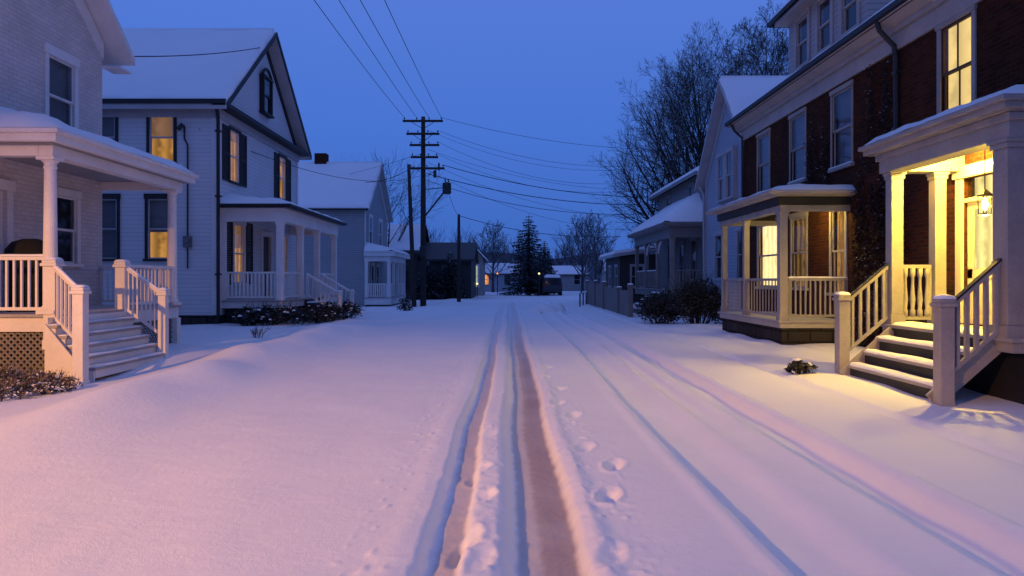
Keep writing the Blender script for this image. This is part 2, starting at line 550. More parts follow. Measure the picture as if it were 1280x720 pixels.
def railing(h, p, q, ht=0.85, gap=0.09, sp=0.115, mat=None, bw=0.032, name='porch_railing', snowy=False, turned=False, rail_w=0.07, bd=None, cap=None):
    """rails between two floor-level points with every baluster a piece of its own"""
    p, q = Vector(p), Vector(q)
    up = Vector((0, 0, 1))
    mb = MB()
    mb.beam(p + up * ht, q + up * ht, rail_w, 0.06)
    mb.beam(p + up * gap, q + up * gap, rail_w * 0.75, 0.055)
    d = q - p
    for e in (p + d.normalized() * .012, q - d.normalized() * .012):
        mb.beam(e + up * (gap + .02), e + up * (ht - .02), rail_w * .6, .024)
    r = mb.build(name, mat, h, bevel=0.006)
    ln = math.hypot(d.x, d.y)
    n = max(1, int(round(ln / sp)))
    dirx = Vector((d.x, d.y, 0)).normalized(); sd = Vector((-dirx.y, dirx.x, 0))
    sl = d.z / ln
    for i in range(n):
        c = p + d * ((i + 0.5) / n)
        z0 = c.z + gap + 0.02; z1 = c.z + ht - 0.03
        b = MB()
        if turned:
            L_ = z1 - z0
            pr = [(bw * 0.6, z0), (bw * 0.6, z0 + L_ * .14), (bw * .38, z0 + L_ * .17), (bw * .62, z0 + L_ * .36), (bw * .34, z0 + L_ * .66), (bw * .34, z0 + L_ * .8), (bw * .6, z0 + L_ * .86), (bw * .6, z1)]
            b.lathe(c.x, c.y, pr, 8)
            b.build('baluster', mat, r, smooth=True)
        else:
            k = bw / 2
            cs = []
            for zb, zz in ((z0, 0), (z1, 1)):
                for s_, t_ in ((-1, -1), (1, -1), (1, 1), (-1, 1)):
                    v = c + dirx * (s_ * k) + sd * (t_ * (bd / 2 if bd else k))
                    cs.append((v.x, v.y, zb + s_ * k * sl))
            b.hexa(cs)
            b.build('baluster', mat, r)
    if cap:
        cm = MB(); cm.beam(p + up * (ht + .045), q + up * (ht + .045), rail_w * 1.25, .026); cm.build('handrail', cap, r, bevel=.005)
    if snowy:
        s = MB()
        a0 = p + up * (ht + 0.03); b0 = q + up * (ht + 0.03)
        w = sd * rail_w * 0.5
        snow_patch(s, a0 - w, b0 - w, b0 + w, a0 + w, 0.035, 24, 4, 0.012, 0.05)
        s.build('rail_snow', M['snow'], r, smooth=True)
    return r

def newel(h, x, y, z0, z1, w, mat, cap=True, snow=True, name='newel_post'):
    mb = MB()
    k = w / 2
    mb.box(x - k, x + k, y - k, y + k, z0, z1 - 0.10)
    mb.box(x - k * 1.35, x + k * 1.35, y - k * 1.35, y + k * 1.35, z1 - 0.10, z1 - 0.05)
    mb.box(x - k * 1.15, x + k * 1.15, y - k * 1.15, y + k * 1.15, z1 - 0.05, z1)
    mb.box(x - k * 1.12, x + k * 1.12, y - k * 1.12, y + k * 1.12, z0 - 0.001, z0 + 0.16)
    o = mb.build(name, mat, h, bevel=0.008)
    if snow:
        s = MB()
        e = k * 1.15
        snow_patch(s, (x - e, y - e, z1), (x + e, y - e, z1), (x + e, y + e, z1), (x - e, y + e, z1), 0.05, 8, 8, 0.012, 0.07)
        s.build('snow_cap', M['snow'], o, smooth=True)
    return o

def column(h, x, y, z0, z1, w, mat, rnd=True, name='porch_column'):
    mb = MB()
    if rnd:
        r = w / 2
        hh = z1 - z0
        mb.box(x - r * 1.4, x + r * 1.4, y - r * 1.4, y + r * 1.4, z0, z0 + 0.07)
        mb.lathe(x, y, [(r * 1.3, z0 + .07), (r * 1.32, z0 + .11), (r * 1.05, z0 + .14), (r, z0 + .18), (r * .98, z0 + hh * .4), (r * .84, z1 - .24), (r * .84, z1 - .20), (r * .98, z1 - .185), (r * .98, z1 - .165), (r * .85, z1 - .15), (r * .88, z1 - .11), (r * 1.3, z1 - .06)], 20)
        mb.box(x - r * 1.4, x + r * 1.4, y - r * 1.4, y + r * 1.4, z1 - 0.06, z1)
    else:
        k = w / 2
        mb.box(x - k, x + k, y - k, y + k, z0 + 0.16, z1 - 0.12)
        mb.box(x - k * 1.2, x + k * 1.2, y - k * 1.2, y + k * 1.2, z0, z0 + 0.16)
        mb.box(x - k * 1.18, x + k * 1.18, y - k * 1.18, y + k * 1.18, z1 - 0.12, z1 - 0.05)
        mb.box(x - k * 1.35, x + k * 1.35, y - k * 1.35, y + k * 1.35, z1 - 0.05, z1)
    return mb.build(name, mat, h, bevel=0.006)

def gable_roof(h, s, xw, xb, yc, half, zap, slope, over, t, mat, snow_t=0.16, ov_y=None, nu=26):
    """ridge across the street direction; s=+1: street lies towards +x"""
    ov_y = over if ov_y is None else ov_y
    xf = xw + s * over
    e = half + ov_y
    ze = zap - slope * e
    mb = MB()
    for k in (-1, 1):
        slab(mb, (xf, yc + k * 0.0005, zap), (xf, yc + k * e, ze), (xb, yc + k * e, ze), (xb, yc + k * 0.0005, zap), t)
    r = mb.build('roof', mat, h)
    sn = MB()
    for k in (-1, 1):
        x0 = xf - s * 0.03
        snow_patch(sn, (x0, yc, zap + .001), (x0, yc + k * (e - 0.02), ze + .001 + slope * .02), (xb, yc + k * (e - 0.02), ze + .001 + slope * .02), (xb, yc, zap + .001), snow_t, 20, nu + 10, 0.055, 0.2)
    # ridge fill
    sn.tube([(xf - s * .1, yc, zap + snow_t * 0.45), (xb, yc, zap + snow_t * 0.45)], snow_t * 0.55, 10)
    sn.build('roof_snow', M['snow'], r, smooth=True)
    return r, ze

def rake_boards(h, s, xw, yc, half, zap, slope, over, w, mat, inner=None, off=0.0):
    """boards under the roof edge of a gable, lying on its face"""
    mb = MB()
    for k in (-1, 1):
        e = half + over
        n = 1 / math.sqrt(1 + slope * slope)
        dz = w / n
        x0, x1 = sorted((xw + s * 0.002, xw + s * (0.04 + off)))
        za = zap - 0.22
        cs = []
        for x in (x0, x1):
            cs.append([(x, yc + k * 0.001, za), (x, yc + k * half, za - slope * half), (x, yc + k * half, za - slope * half - dz), (x, yc + k * 0.001, za - dz)])
        mb.hexa(cs[0] + cs[1])
    return mb.build('rake_board', mat, h)

def gable_tri(mb, F, u0, u1, z, uap, zap):
    mb.add([F(u0, 0, z), F(u1, 0, z), F(uap, 0, zap)], [(0, 1, 2)])

def stairs(h, s, xt, xb, y0, y1, ztop, zbot, n, mat, riser_mat, snow=0.03, skirt=True, open_r=False):
    """steps from porch edge xt down to xb"""
    rise = (ztop - zbot) / n
    run = (xb - xt) / (n - 1)
    mb = MB()
    for k in range(1, n + 1):                    # risers
        x = xt + run * (k - 1)
        zt = ztop - rise * (k - 1) - 0.045
        xx = sorted((x, x - s * 0.02))
        mb.box(xx[0], xx[1], y0 + 0.01, y1 - 0.01, zt - rise + 0.045, zt - 0.001)
    if skirt:
        for y in (y0 - 0.035, y1 + 0.005):
            for k in range(1, n):
                xa = xt + run * (k - 1); xc = xt + run * k
                xx = sorted((xa, xc))
                mb.box(xx[0], xx[1], y, y + 0.03, zbot - 0.1, ztop - rise * k - 0.05)
    st = mb.build('porch_stairs', riser_mat, h)
    for k in range(1, n):
        xa = xt + run * (k - 1); xc = xt + run * k + s * 0.03
        zt = ztop - rise * k
        xx = sorted((xa, xc))
        t = MB()
        t.box(xx[0], xx[1], y0 - 0.04, y1 + 0.04, zt - 0.045, zt)
        t.build('tread', mat, st, bevel=0.008)
        if snow:
            q = MB()
            snow_patch(q, (xx[0] + .01, y0 - .03, zt), (xx[1] - .01, y0 - .03, zt), (xx[1] - .01, y1 + .03, zt), (xx[0] + .01, y1 + .03, zt), snow, 8, 26, 0.012, 0.06)
            q.build('tread_snow', M['snow'], st, smooth=True)
    return st

def porch_deck(h, F, u0, u1, n1, z, mat, skirt_mat, skirt_h=0.24, n0=0.002):
    mb = MB()
    mb.bx(F, u0 - 0.05, u1 + 0.05, n0, n1 + 0.05, z - 0.05, z)
    o = mb.build('porch_floor', mat, h, bevel=0.006)
    sb = MB()
    sb.bx(F, u0, u1, n1 - 0.05, n1, z - 0.05 - skirt_h, z - 0.052)
    sb.bx(F, u0, u0 + 0.05, n0, n1 - 0.052, z - 0.05 - skirt_h, z - 0.052)
    sb.bx(F, u1 - 0.05, u1, n0, n1 - 0.052, z - 0.05 - skirt_h, z - 0.052)
    sb.build('skirt_board', skirt_mat, h)
    return o

def porch_roof(h, F, u0, u1, nfront, zt, zrise, fh, mat, n0=0.0, ceil=None, snow_t=0.14, hip=0.8, soffit=None, nseg=30, fascia_mat=None):
    """low hipped porch roof: eave rectangle u0..u1, 0..nfront at zt, rising zrise to the wall"""
    mb = MB()
    # fascia ring, soffit and cornice
    mb.bx(F, u0, u1, n0 + 0.002, nfront, zt - fh, zt)
    mb.bx(F, u0 - 0.06, u1 + 0.06, n0 + 0.002, nfront + 0.06, zt - 0.07, zt + 0.003)
    o = mb.build('porch_roof', fascia_mat or mat, h, bevel=0.01)
    up = MB()
    a, b = F(u0 - .05, nfront + .05, zt + .004), F(u1 + .05, nfront + .05, zt + .004)
    c, d = F(u1 + .05, n0 + .003, zt + .004), F(u0 - .05, n0 + .003, zt + .004)
    e, f = F(u0 + hip, n0 + .003, zt + zrise), F(u1 - hip, n0 + .003, zt + zrise)
    up.quad(a, b, f, e)
    up.add([a, e, d], [(0, 1, 2)]); up.add([b, c, f], [(0, 1, 2)])
    up.build('roof_deck', M['shingle'], o)
    sn = MB()
    def ins(p, q, k): return tuple(x * (1 - k) + y * k for x, y in zip(p, q))
    # one continuous blanket following the hips
    nu, nv = nseg, 10
    base = len(sn.v)
    for j in range(nv + 1):
        v = (j / nv) ** 0.8 if j else 0
        for i in range(nu + 1):
            t_ = i / nu
            # ease towards ends
            u = u0 - .04 + (u1 - u0 + .08) * t_
            n = n0 + .005 + (nfront + .04 - n0) * (1 - v)
            dist_e = min(u - (u0 - .04), (u1 + .04) - u)
            dist_f = (nfront + .04) - n
            zr = zrise * min(1, dist_f / max(.01, nfront + .04 - n0), dist_e / hip)
            ed = max(0.0, min(1, min(dist_e, dist_f) / 0.13))
            ed = math.sqrt(1 - (1 - ed) ** 2)
            p = Vector(F(u, n, 0))
            nn = mnoise.noise(p * 1.3) * .05 + mnoise.noise(p * 5) * .018
            z = zt + .006 + zr + (snow_t + nn) * ed
            off = mnoise.noise(p * 3 + Vector((3, 1, 4))) * 0.05 * (1 - ed)
            sn.v.append(F(u, n + off, z))
    W = nu + 1
    for j in range(nv):
        for i in range(nu):
            q = base + j * W + i
            sn.f.append((q, q + 1, q + 1 + W, q + W))
    sn.build('roof_snow', M['snow'], o, smooth=True)
    if ceil:
        cb = MB()
        cb.bx(F, u0 + 0.12, u1 - 0.12, n0 + 0.004, nfront - 0.12, zt - fh - 0.012, zt - fh - 0.002)
        cb.build('porch_ceiling', ceil, o)
    return o

def shutter(h, F, u0, u1, z0, z1, mat=None):
    mb = MB()
    mb.bx(F, u0, u0 + .05, .004, .045, z0, z1)
    mb.bx(F, u1 - .05, u1, .004, .045, z0, z1)
    for z in (z0, (z0 + z1) / 2 - .03, z1 - .06):
        mb.bx(F, u0 + .05, u1 - .05, .004, .043, z, z + .06)
    k = int((z1 - z0) / .06)
    for i in range(k):
        z = z0 + .06 + (z1 - z0 - .12) * i / k
        a, b = F(u0 + .05, .01, z), F(u1 - .05, .01, z)
        c, d = F(u1 - .05, .036, z + .045), F(u0 + .05, .036, z + .045)
        mb.quad(a, b, c, d)
    return mb.build('shutter', mat or M['dark_trim'], h)

# ------------------------------------------------------------------ ground
def sm(a, b, x):
    t = np.clip((x - a) / (b - a), 0, 1)
    return t * t * (3 - 2 * t)

rng = np.random.default_rng(3)
TAB = rng.random((256, 256))
def vnoise(x, y):
    xi = np.floor(x).astype(int); yi = np.floor(y).astype(int)
    fx = x - xi; fy = y - yi
    fx = fx * fx * (3 - 2 * fx); fy = fy * fy * (3 - 2 * fy)
    g = lambda i, j: TAB[i % 256, j % 256]
    return ((g(xi, yi) * (1 - fx) + g(xi + 1, yi) * fx) * (1 - fy) + (g(xi, yi + 1) * (1 - fx) + g(xi + 1, yi + 1) * fx) * fy) - 0.5

FOOT = [(-0.25, 6.25, 0.5), (-0.20, 5.45, .6), (-0.27, 4.55, .7), (-0.17, 4.2, .6), (-0.22, 7.6, .3), (0.95, 6.42, 1.0), (0.77, 5.5, 1.0), (0.76, 7.1, .6), (0.80, 8.8, .8), (0.66, 9.6, .7), (0.80, 10.9, .6), (0.62, 12.2, .5), (0.78, 13.6, .5), (0.62, 4.3, .4)]

def height(x, y):
    """snow height and amount of grit"""
    shp = np.broadcast(x, y).shape
    x = np.broadcast_to(x, shp); y = np.broadcast_to(y, shp)
    z = 0.05 * vnoise(x * 0.35 + 3, y * 0.22 + 9) + 0.022 * vnoise(x * 1.3, y * 0.9 + 4) 
    z = z * sm(0.2, 3, np.abs(x - 0.3)) * 1.0
    z = z + 0.010 * vnoise(x * 3.1 + 7, y * 2.2) + 0.004 * vnoise(x * 9 + 1, y * 7.3)
    fade = 1 - 0.75 * sm(25, 60, y)
    far = 1 - sm(50, 75, y)
    wob = 0.035 * np.sin(y * 0.5 + 1) + 0.02 * np.sin(y * 1.3) + 0.012 * vnoise(x * 0 + 5, y * 3.1)
    xr = x - wob * .55
    jag = 0.022 * vnoise(x * 9, y * 7 + 2) + 0.014 * vnoise(x * 22, y * 19)
    xj = xr + jag
    # left rut
    d1 = sm(-0.57, -0.47, xj) * (1 - sm(-0.30, -0.24, xj))
    # right, broad rut
    d2 = sm(-0.05, 0.07, xj) * (1 - sm(0.43, 0.50, xj))
    fine = vnoise(x * 30, y * 28)
    rough = vnoise(x * 11, y * 8) * 0.5 + fine * 0.5
    z -= fade * far * (0.085 * d1 + 0.105 * d2)
    z += 0.009 * rough * (d1 + d2) * fade
    crumb = np.clip(vnoise(x * 17 + 3, y * 15) - 0.26, 0, 1) * (np.exp(-((xj - .72) / .22) ** 2) + np.exp(-((xj + .16) / .14) ** 2) + .7 * np.exp(-((xj + .85) / .22) ** 2))
    z += 0.09 * crumb * fade
    z += fade * far * 0.022 * sm(-0.3, -0.2, xj) * (1 - sm(-0.09, -0.03, xj)) * (1 + 0.7 * rough)
    z += fade * far * 0.035 * np.exp(-((xj - 0.58) / 0.07) ** 2) * (1 + 0.6 * rough)
    z += fade * far * 0.012 * np.exp(-((xj + 0.68) / 0.10) ** 2)
    # older, softer tracks on the right
    xs = x - 0.05 * np.sin(y * 0.31 + 2) + 0.008 * vnoise(x * 4, y * 5)
    st = sm(1.60, 1.66, xs)
    z -= far * (0.085 * st * (1 - sm(1.98, 2.3, xs)) + 0.008 * st * (1 - sm(2.2, 2.7, xs)) * vnoise(x * 12, y * 9))
    z += far * 0.02 * np.exp(-((xs - 1.53) / 0.06) ** 2)
    xt2 = xs + 0.02 * vnoise(x * 5, y * 3 + 8)
    z -= far * 0.14 * sm(2.72, 2.90, xt2) * (1 - sm(3.20, 3.30, xt2)) * (1 + .25 * vnoise(x * 3, y * 1.4))
    z += far * 0.03 * np.exp(-((xt2 - 3.38) / 0.06) ** 2)
    z += far * 0.03 * np.exp(-((xs - 2.72) / 0.12) ** 2)
    z -= far * 0.045 * sm(2.30, 2.36, xs) * (1 - sm(2.50, 2.58, xs)) * sm(5, 11, y)
    z -= far * 0.06 * sm(4.50, 4.57, xs) * (1 - sm(4.62, 4.80, xs))
    z += 0.05 * sm(3.4, 4.5, x)
    # left bank, yard
    bank = np.exp(-((x + 5.0 + 0.03 * (y - 12)) / 0.75) ** 2)
    z += bank * 0.33 * sm(6, 10, y) * (1 - sm(26, 40, y)) * (1 + 0.6 * vnoise(x * .9, y * .7))
    z += 0.07 * sm(-1.4, -4.4, -np.abs(x)) * 0
    yard = sm(-5.2, -7.2, x)
    z += yard * (0.22 * sm(12.5, 15, y) + 0.06 * sm(18, 24, y)) * (1 - sm(34, 44, y))
    yr = sm(4.8, 6.2, x)
    z += yr * 0.17 * sm(12.8, 16, y) * (1 - sm(23, 27, y))
    z += (yard + yr) * 0.06 * vnoise(x * 1.1, y * 1.0)
    # plough heap lines near the far end
    z += 0.12 * np.exp(-((x + 4.2) / 0.8) ** 2) * sm(26, 36, y) * (1 - sm(60, 75, y)) * (1 + vnoise(x * 1.2, y * 1.2))
    # footprints
    dirt = (sm(-0.47, -0.41, xj) * (1 - sm(-0.31, -0.27, xj)) * 0.62 + sm(0.05, 0.09, xj) * (1 - sm(0.42, 0.47, xj)) * (0.6 + 0.36 * sm(0.18, 0.24, xj + 0.02 * fine))) 
    dirt = dirt * (1 - 0.65 * sm(9, 30, y)) * (1 - sm(48, 60, y)) * (0.92 + 0.2 * vnoise(x * 3, y * 2.2))
    for fx, fy, k in FOOT:
        u = (x - fx - 0.25 * (y - fy) + 0.02 * rough) / 0.072; v = (y - fy + 0.03 * rough) / 0.17
        q = u * u + v * v
        z -= 0.08 * k * np.exp(-q ** 2) 
        z += 0.013 * k * np.exp(-((np.sqrt(q) - 1.45) / 0.28) ** 2) * (1 + 1.6 * rough)
    # beyond the crest the street falls away a little
    z -= 0.0 * sm(60, 90, y)
    return z, np.clip(dirt, 0, 1)

def gh(x, y):
    z, d = height(np.array([float(x)]), np.array([float(y)]))
    return float(z[0])

def spans(parts):
    out = []
    for a, b, s in parts:
        n = max(1, int(round((b - a) / s)))
        out += list(a + (b - a) * np.arange(n) / n)
    out.append(parts[-1][1])
    return np.array(out)

YS = spans([(-14, 2, 1.0), (2, 3.4, 0.07), (3.4, 8.6, 0.024), (8.6, 16, 0.055), (16, 30, 0.16), (30, 62, 0.4), (62, 120, 3), (120, 700, 40)])
def grid(name, xs, mat, parts_label):
    X, Y = np.meshgrid(xs, YS)
    Z, D = height(X, Y)
    v = np.stack([X, Y, Z], -1).reshape(-1, 3)
    W, H = len(xs), len(YS)
    i = (np.arange(H - 1)[:, None] * W + np.arange(W - 1)[None, :]).reshape(-1)
    f = np.stack([i, i + 1, i + 1 + W, i + W], -1)
    return v, f, D.reshape(-1)

def sheet(name, pieces, mat):
    vs, fs, ds = [], [], []
    b = 0
    for xs in pieces:
        v, f, d = grid(name, xs, mat, None)
        vs.append(v); fs.append(f + b); ds.append(d); b += len(v)
    v = np.concatenate(vs); f = np.concatenate(fs); d = np.concatenate(ds)
    me = bpy.data.meshes.new(name)
    me.vertices.add(len(v)); me.vertices.foreach_set('co', v.reshape(-1))
    me.loops.add(len(f) * 4); me.loops.foreach_set('vertex_index', f.reshape(-1).astype(np.int32))
    me.polygons.add(len(f))
    me.polygons.foreach_set('loop_start', np.arange(0, len(f) * 4, 4, dtype=np.int32))
    me.polygons.foreach_set('use_smooth', np.ones(len(f), dtype=bool))
    me.update(calc_edges=True)
    at = me.attributes.new('dirt', 'FLOAT', 'POINT')
    at.data.foreach_set('value', d.astype(np.float32))
    me.materials.append(mat)
    o = bpy.data.objects.new(name, me)
    link(o)
    o['kind'] = 'structure'
    return o

road_x = spans([(-3.6, -1.1, 0.07), (-1.1, 1.05, 0.0155), (1.05, 1.5, .03), (1.5, 1.8, 0.015), (1.8, 2.75, 0.04), (2.75, 3.5, .02)])
left_x = spans([(-700, -60, 40), (-60, -18, 4), (-18, -9, .5), (-9, -3.6, .11)])
right_x = spans([(3.5, 4.4, 0.08), (4.4, 4.9, .025), (4.9, 8, .12), (8, 18, .5), (18, 60, 4), (60, 700, 40)])
sheet('road', [road_x], M['road'])
sheet('ground', [left_x, right_x], M['ground'])

# distant hills
mb = MB()
xs = [-420 + i * 7 for i in range(121)]
rows = [(150, 0.0), (185, 0.35), (230, 0.8), (280, 1.0), (330, 0.9)]
for yy, k in rows:
    for x in xs:
        hgt = 9 + 5 * mnoise.noise(Vector((x * 0.012, 3, 1))) + 4 * mnoise.noise(Vector((x * 0.04, 7, yy * .02)))
        hgt += 3 * math.exp(-((x - 20) / 90) ** 2)
        mb.v.append((x, yy + 10 * mnoise.noise(Vector((x * .03, yy, 0))), -0.5 + k * hgt))
W = len(xs)
for j in range(len(rows) - 1):
    for i in range(W - 1):
        q = j * W + i
        mb.f.append((q, q + 1, q + 1 + W, q + W))
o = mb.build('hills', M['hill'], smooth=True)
o['kind'] = 'structure'

# ------------------------------------------------------------------ plants
def grow(mb, p, d, ln, r, lvl, rnd, spread=0.75, seg=4, up=0.12, kids=(5, 6, 6, 5), sides=(8, 5, 4, 3, 3), minr=0.008, shrink=0.6):
    pts = [p]; rad = [r]
    q = Vector(p); dd = Vector(d).normalized()
    for i in range(seg):
        dd = (dd + Vector((rnd.uniform(-1, 1), rnd.uniform(-1, 1), rnd.uniform(-1, 1))) * 0.13 + Vector((0, 0, up))).normalized()
        q = q + dd * (ln / seg)
        pts.append(q.copy()); rad.append(max(minr * 0.6, r * (1 - 0.72 * (i + 1) / seg)))
    mb.tube(pts, rad, sides[min(lvl, len(sides) - 1)], cap=False)
    if lvl >= len(kids):
        return
    n = kids[lvl]
    for i in range(n):
        t = 0.32 + 0.68 * (i + rnd.random() * 0.7) / n
        k = min(seg - 1, int(t * seg)); fr = t * seg - k
        b = pts[k].lerp(pts[k + 1], min(1, fr))
        ax = dd.orthogonal().normalized()
        from mathutils import Quaternion
        base_d = (pts[k + 1] - pts[k]).normalized()
        ax = base_d.orthogonal().normalized()
        ax.rotate(Quaternion(base_d, rnd.uniform(0, 6.283)))
        nd = (base_d + ax * spread * rnd.uniform(0.6, 1.25)).normalized()
        rr = max(minr, rad[k] * rnd.uniform(0.5, 0.7))
        grow(mb, b, nd, ln * shrink * rnd.uniform(0.75, 1.15), rr, lvl + 1, rnd, spread, max(2, seg - 1), up, kids, sides, minr, shrink)

def bare_tree(x, y, hgt, label, seed, trunk=0.28, kids=(6, 6, 6, 5), mat=None, limbs=7, fork=0.25, up=0.1, spread=.75, minr=.01, group=None, lim=1.0):
    rnd = random.Random(seed)
    z = gh(x, y)
    t = thing('bare_tree', (x, y, z), label, 'tree', group)
    mb = MB()
    top = Vector((x + rnd.uniform(-.2, .2), y, z + hgt * fork))
    mb.tube([(x, y, z - .2), (x, y, z + .3), (x + .03, y, z + hgt * fork * .5), top], [trunk * 1.5, trunk * 1.1, trunk, trunk * .9], 10)
    mb.build('trunk', mat or M['bark'], t, smooth=True)
    cb = MB()
    for i in range(limbs):
        a = 6.283 * i / limbs + rnd.uniform(-.3, .3)
        tilt = rnd.uniform(.35, .95) if i else 0.05
        d = Vector((math.cos(a) * tilt, math.sin(a) * tilt, 1))
        grow(cb, top - Vector((0, 0, rnd.uniform(0, hgt * .05))), d, hgt * rnd.uniform(.42, .55) * lim, trunk * .6, 1, rnd, spread, 5, up, (0,) + kids[1:], minr=minr)
    cb.build('crown', mat or M['bark'], t)
    return t

def crown_tree(x, y, hgt, rad, label, seed, trunk=.3, first=.2, limbs=24, mat=None, minr=.011, kids=(9, 6, 4)):
    """upright trunk with limbs spiralling off it, arching up and out to a rounded crown"""
    from mathutils import Quaternion
    rnd = random.Random(seed)
    z = gh(x, y)
    t = thing('bare_tree', (x, y, z), label, 'tree')
    tp = []; tr = []
    for i in range(11):
        k = i / 10
        tp.append(Vector((x + .35 * mnoise.noise(Vector((k * 3, seed, 0))) * k, y + .3 * mnoise.noise(Vector((seed, k * 3, 2))) * k, z - .2 + hgt * .86 * k)))
        tr.append(max(.02, trunk * (1.25 if i == 0 else 1) * (1 - k) ** .8))
    mb = MB(); mb.tube(tp, tr, 9); mb.build('trunk', mat or M['bark'], t, smooth=True)
    cb = MB()
    def branch(p, d, ln, r, lvl):
        n = (6, 5, 4, 3)[lvl]
        pts = [p]; rs = [r]; q = Vector(p); dd = d.normalized()
        for i in range(n):
            dd = (dd + Vector((rnd.uniform(-1, 1), rnd.uniform(-1, 1), rnd.uniform(-1, 1))) * (.09, .12, .16, .2)[lvl] + Vector((0, 0, (.11, .06, .02, 0)[lvl]))).normalized()
            q = q + dd * (ln / n); pts.append(q.copy()); rs.append(max(minr * .7, r * (1 - .85 * (i + 1) / n)))
        cb.tube(pts, rs, (6, 4, 3, 3)[lvl], False)
        if lvl >= len(kids): return
        side = rnd.uniform(0, 6.28)
        for j in range(kids[lvl]):
            tt = .22 + .76 * (j + rnd.random() * .8) / kids[lvl]
            k = min(n - 1, int(tt * n)); b = pts[k].lerp(pts[k + 1], tt * n - k)
            bd = (pts[k + 1] - pts[k]).normalized(); ax = bd.orthogonal().normalized()
            side += 2.4 + rnd.uniform(-.4, .4)
            ax.rotate(Quaternion(bd, side))
            nd = bd + ax * rnd.uniform(.55, .95)
            branch(b, nd, ln * (1 - tt * .55) * rnd.uniform(.42, .66), max(minr, rs[k] * rnd.uniform(.45, .65)), lvl + 1)
    a = rnd.uniform(0, 6)
    for i in range(limbs):
        k = first + (.98 - first) * (i / limbs) ** .9
        f = k / .86 * 10 * .86
        kk = min(9, int(k * 10)); p = tp[kk].lerp(tp[kk + 1], k * 10 - kk)
        a += 2.4 + rnd.uniform(-.35, .35)
        tilt = 1.15 * (1 - k) + .32
        ln = rad * (1.25 - .62 * k) * rnd.uniform(.85, 1.12)
        branch(p, Vector((math.cos(a) * tilt, math.sin(a) * tilt, .75)), ln, max(.03, tr[kk] * .52), 0)
    cb.build('crown', mat or M['bark'], t)
    return t

def leafy(mb, rnd, c, rad, n, size, flat=0.0):
    for _ in range(n):
        while True:
            v = Vector((rnd.uniform(-1, 1), rnd.uniform(-1, 1), rnd.uniform(-1, 1)))
            if v.length < 1: break
        p = Vector(c) + Vector((v.x * rad[0], v.y * rad[1], v.z * rad[2]))
        a = Vector((rnd.uniform(-1, 1), rnd.uniform(-1, 1), rnd.uniform(-.6, .6))).normalized()
        b = a.orthogonal().normalized()
        s = size * rnd.uniform(.6, 1.3)
        mb.quad(p - a * s - b * s * .1, p + b * s * .5, p + a * s + b * s * .1, p - b * s * .5)

def shrub(x, y, rx, ry, hgt, label, seed, leafmat, stems=26, leaves=900, snow=0.5, leaf=.05, name='shrub', group=None, twig=None, spiky=False):
    rnd = random.Random(seed)
    z = gh(x, y)
    t = thing(name, (x, y, z), label, 'shrub', group)
    sb = MB(); tips = []
    for i in range(stems):
        a = rnd.uniform(0, 6.283); k = math.sqrt(rnd.random())
        tx, ty = x + math.cos(a) * rx * k, y + math.sin(a) * ry * k
        bx_, by_ = x + (tx - x) * .35, y + (ty - y) * .35
        h2 = hgt * (1 - .5 * k * k) * rnd.uniform(.7, 1.05)
        grow(sb, Vector((bx_, by_, z - .05)), Vector((tx - bx_, ty - by_, h2)), math.hypot(tx - bx_, ty - by_, h2) * .8, .014, 1, rnd, .6, 3, .05, (0, 4, 3), minr=.005, shrink=.55)
        tips.append((tx, ty, z + h2))
    sb.build('stems', twig or M['twig_dark'], t)
    if leaves:
        lb = MB()
        for tp in tips:
            leafy(lb, rnd, (tp[0] * .8 + x * .2, tp[1] * .8 + y * .2, z + (tp[2] - z) * .62), (rx * .34, ry * .34, hgt * .3), leaves // len(tips), leaf)
        lb.build('foliage', leafmat, t)
    if snow:
        sn = MB()
        for tp in tips[:int(len(tips) * snow)]:
            r = rnd.uniform(.03, .075)
            c = Vector((tp[0], tp[1], tp[2] - hgt * rnd.uniform(.06, .4)))
            snow_blob(sn, c, r, r * .6, rnd)
        sn.build('snow', M['snow'], t, smooth=True)['kind'] = 'stuff'
    return t

def snow_blob(mb, c, r, h, rnd, n=9):
    b = len(mb.v)
    rows = [(1.0, -.25), (1.02, .1), (.8, .6), (.45, .92)]
    ph = [rnd.uniform(.75, 1.2) for _ in range(n)]
    for k, z in rows:
        for j in range(n):
            a = 6.283 * j / n
            mb.v.append((c[0] + math.cos(a) * r * k * ph[j], c[1] + math.sin(a) * r * k * ph[j], c[2] + h * z * (0.9 + .2 * ph[(j + 3) % n] - .1)))
    mb.v.append((c[0], c[1], c[2] + h))
    for i in range(3):
        for j in range(n):
            j2 = (j + 1) % n
            mb.f.append((b + i * n + j, b + i * n + j2, b + (i + 1) * n + j2, b + (i + 1) * n + j))
    for j in range(n):
        mb.f.append((b + 3 * n + j, b + 3 * n + (j + 1) % n, b + 4 * n))

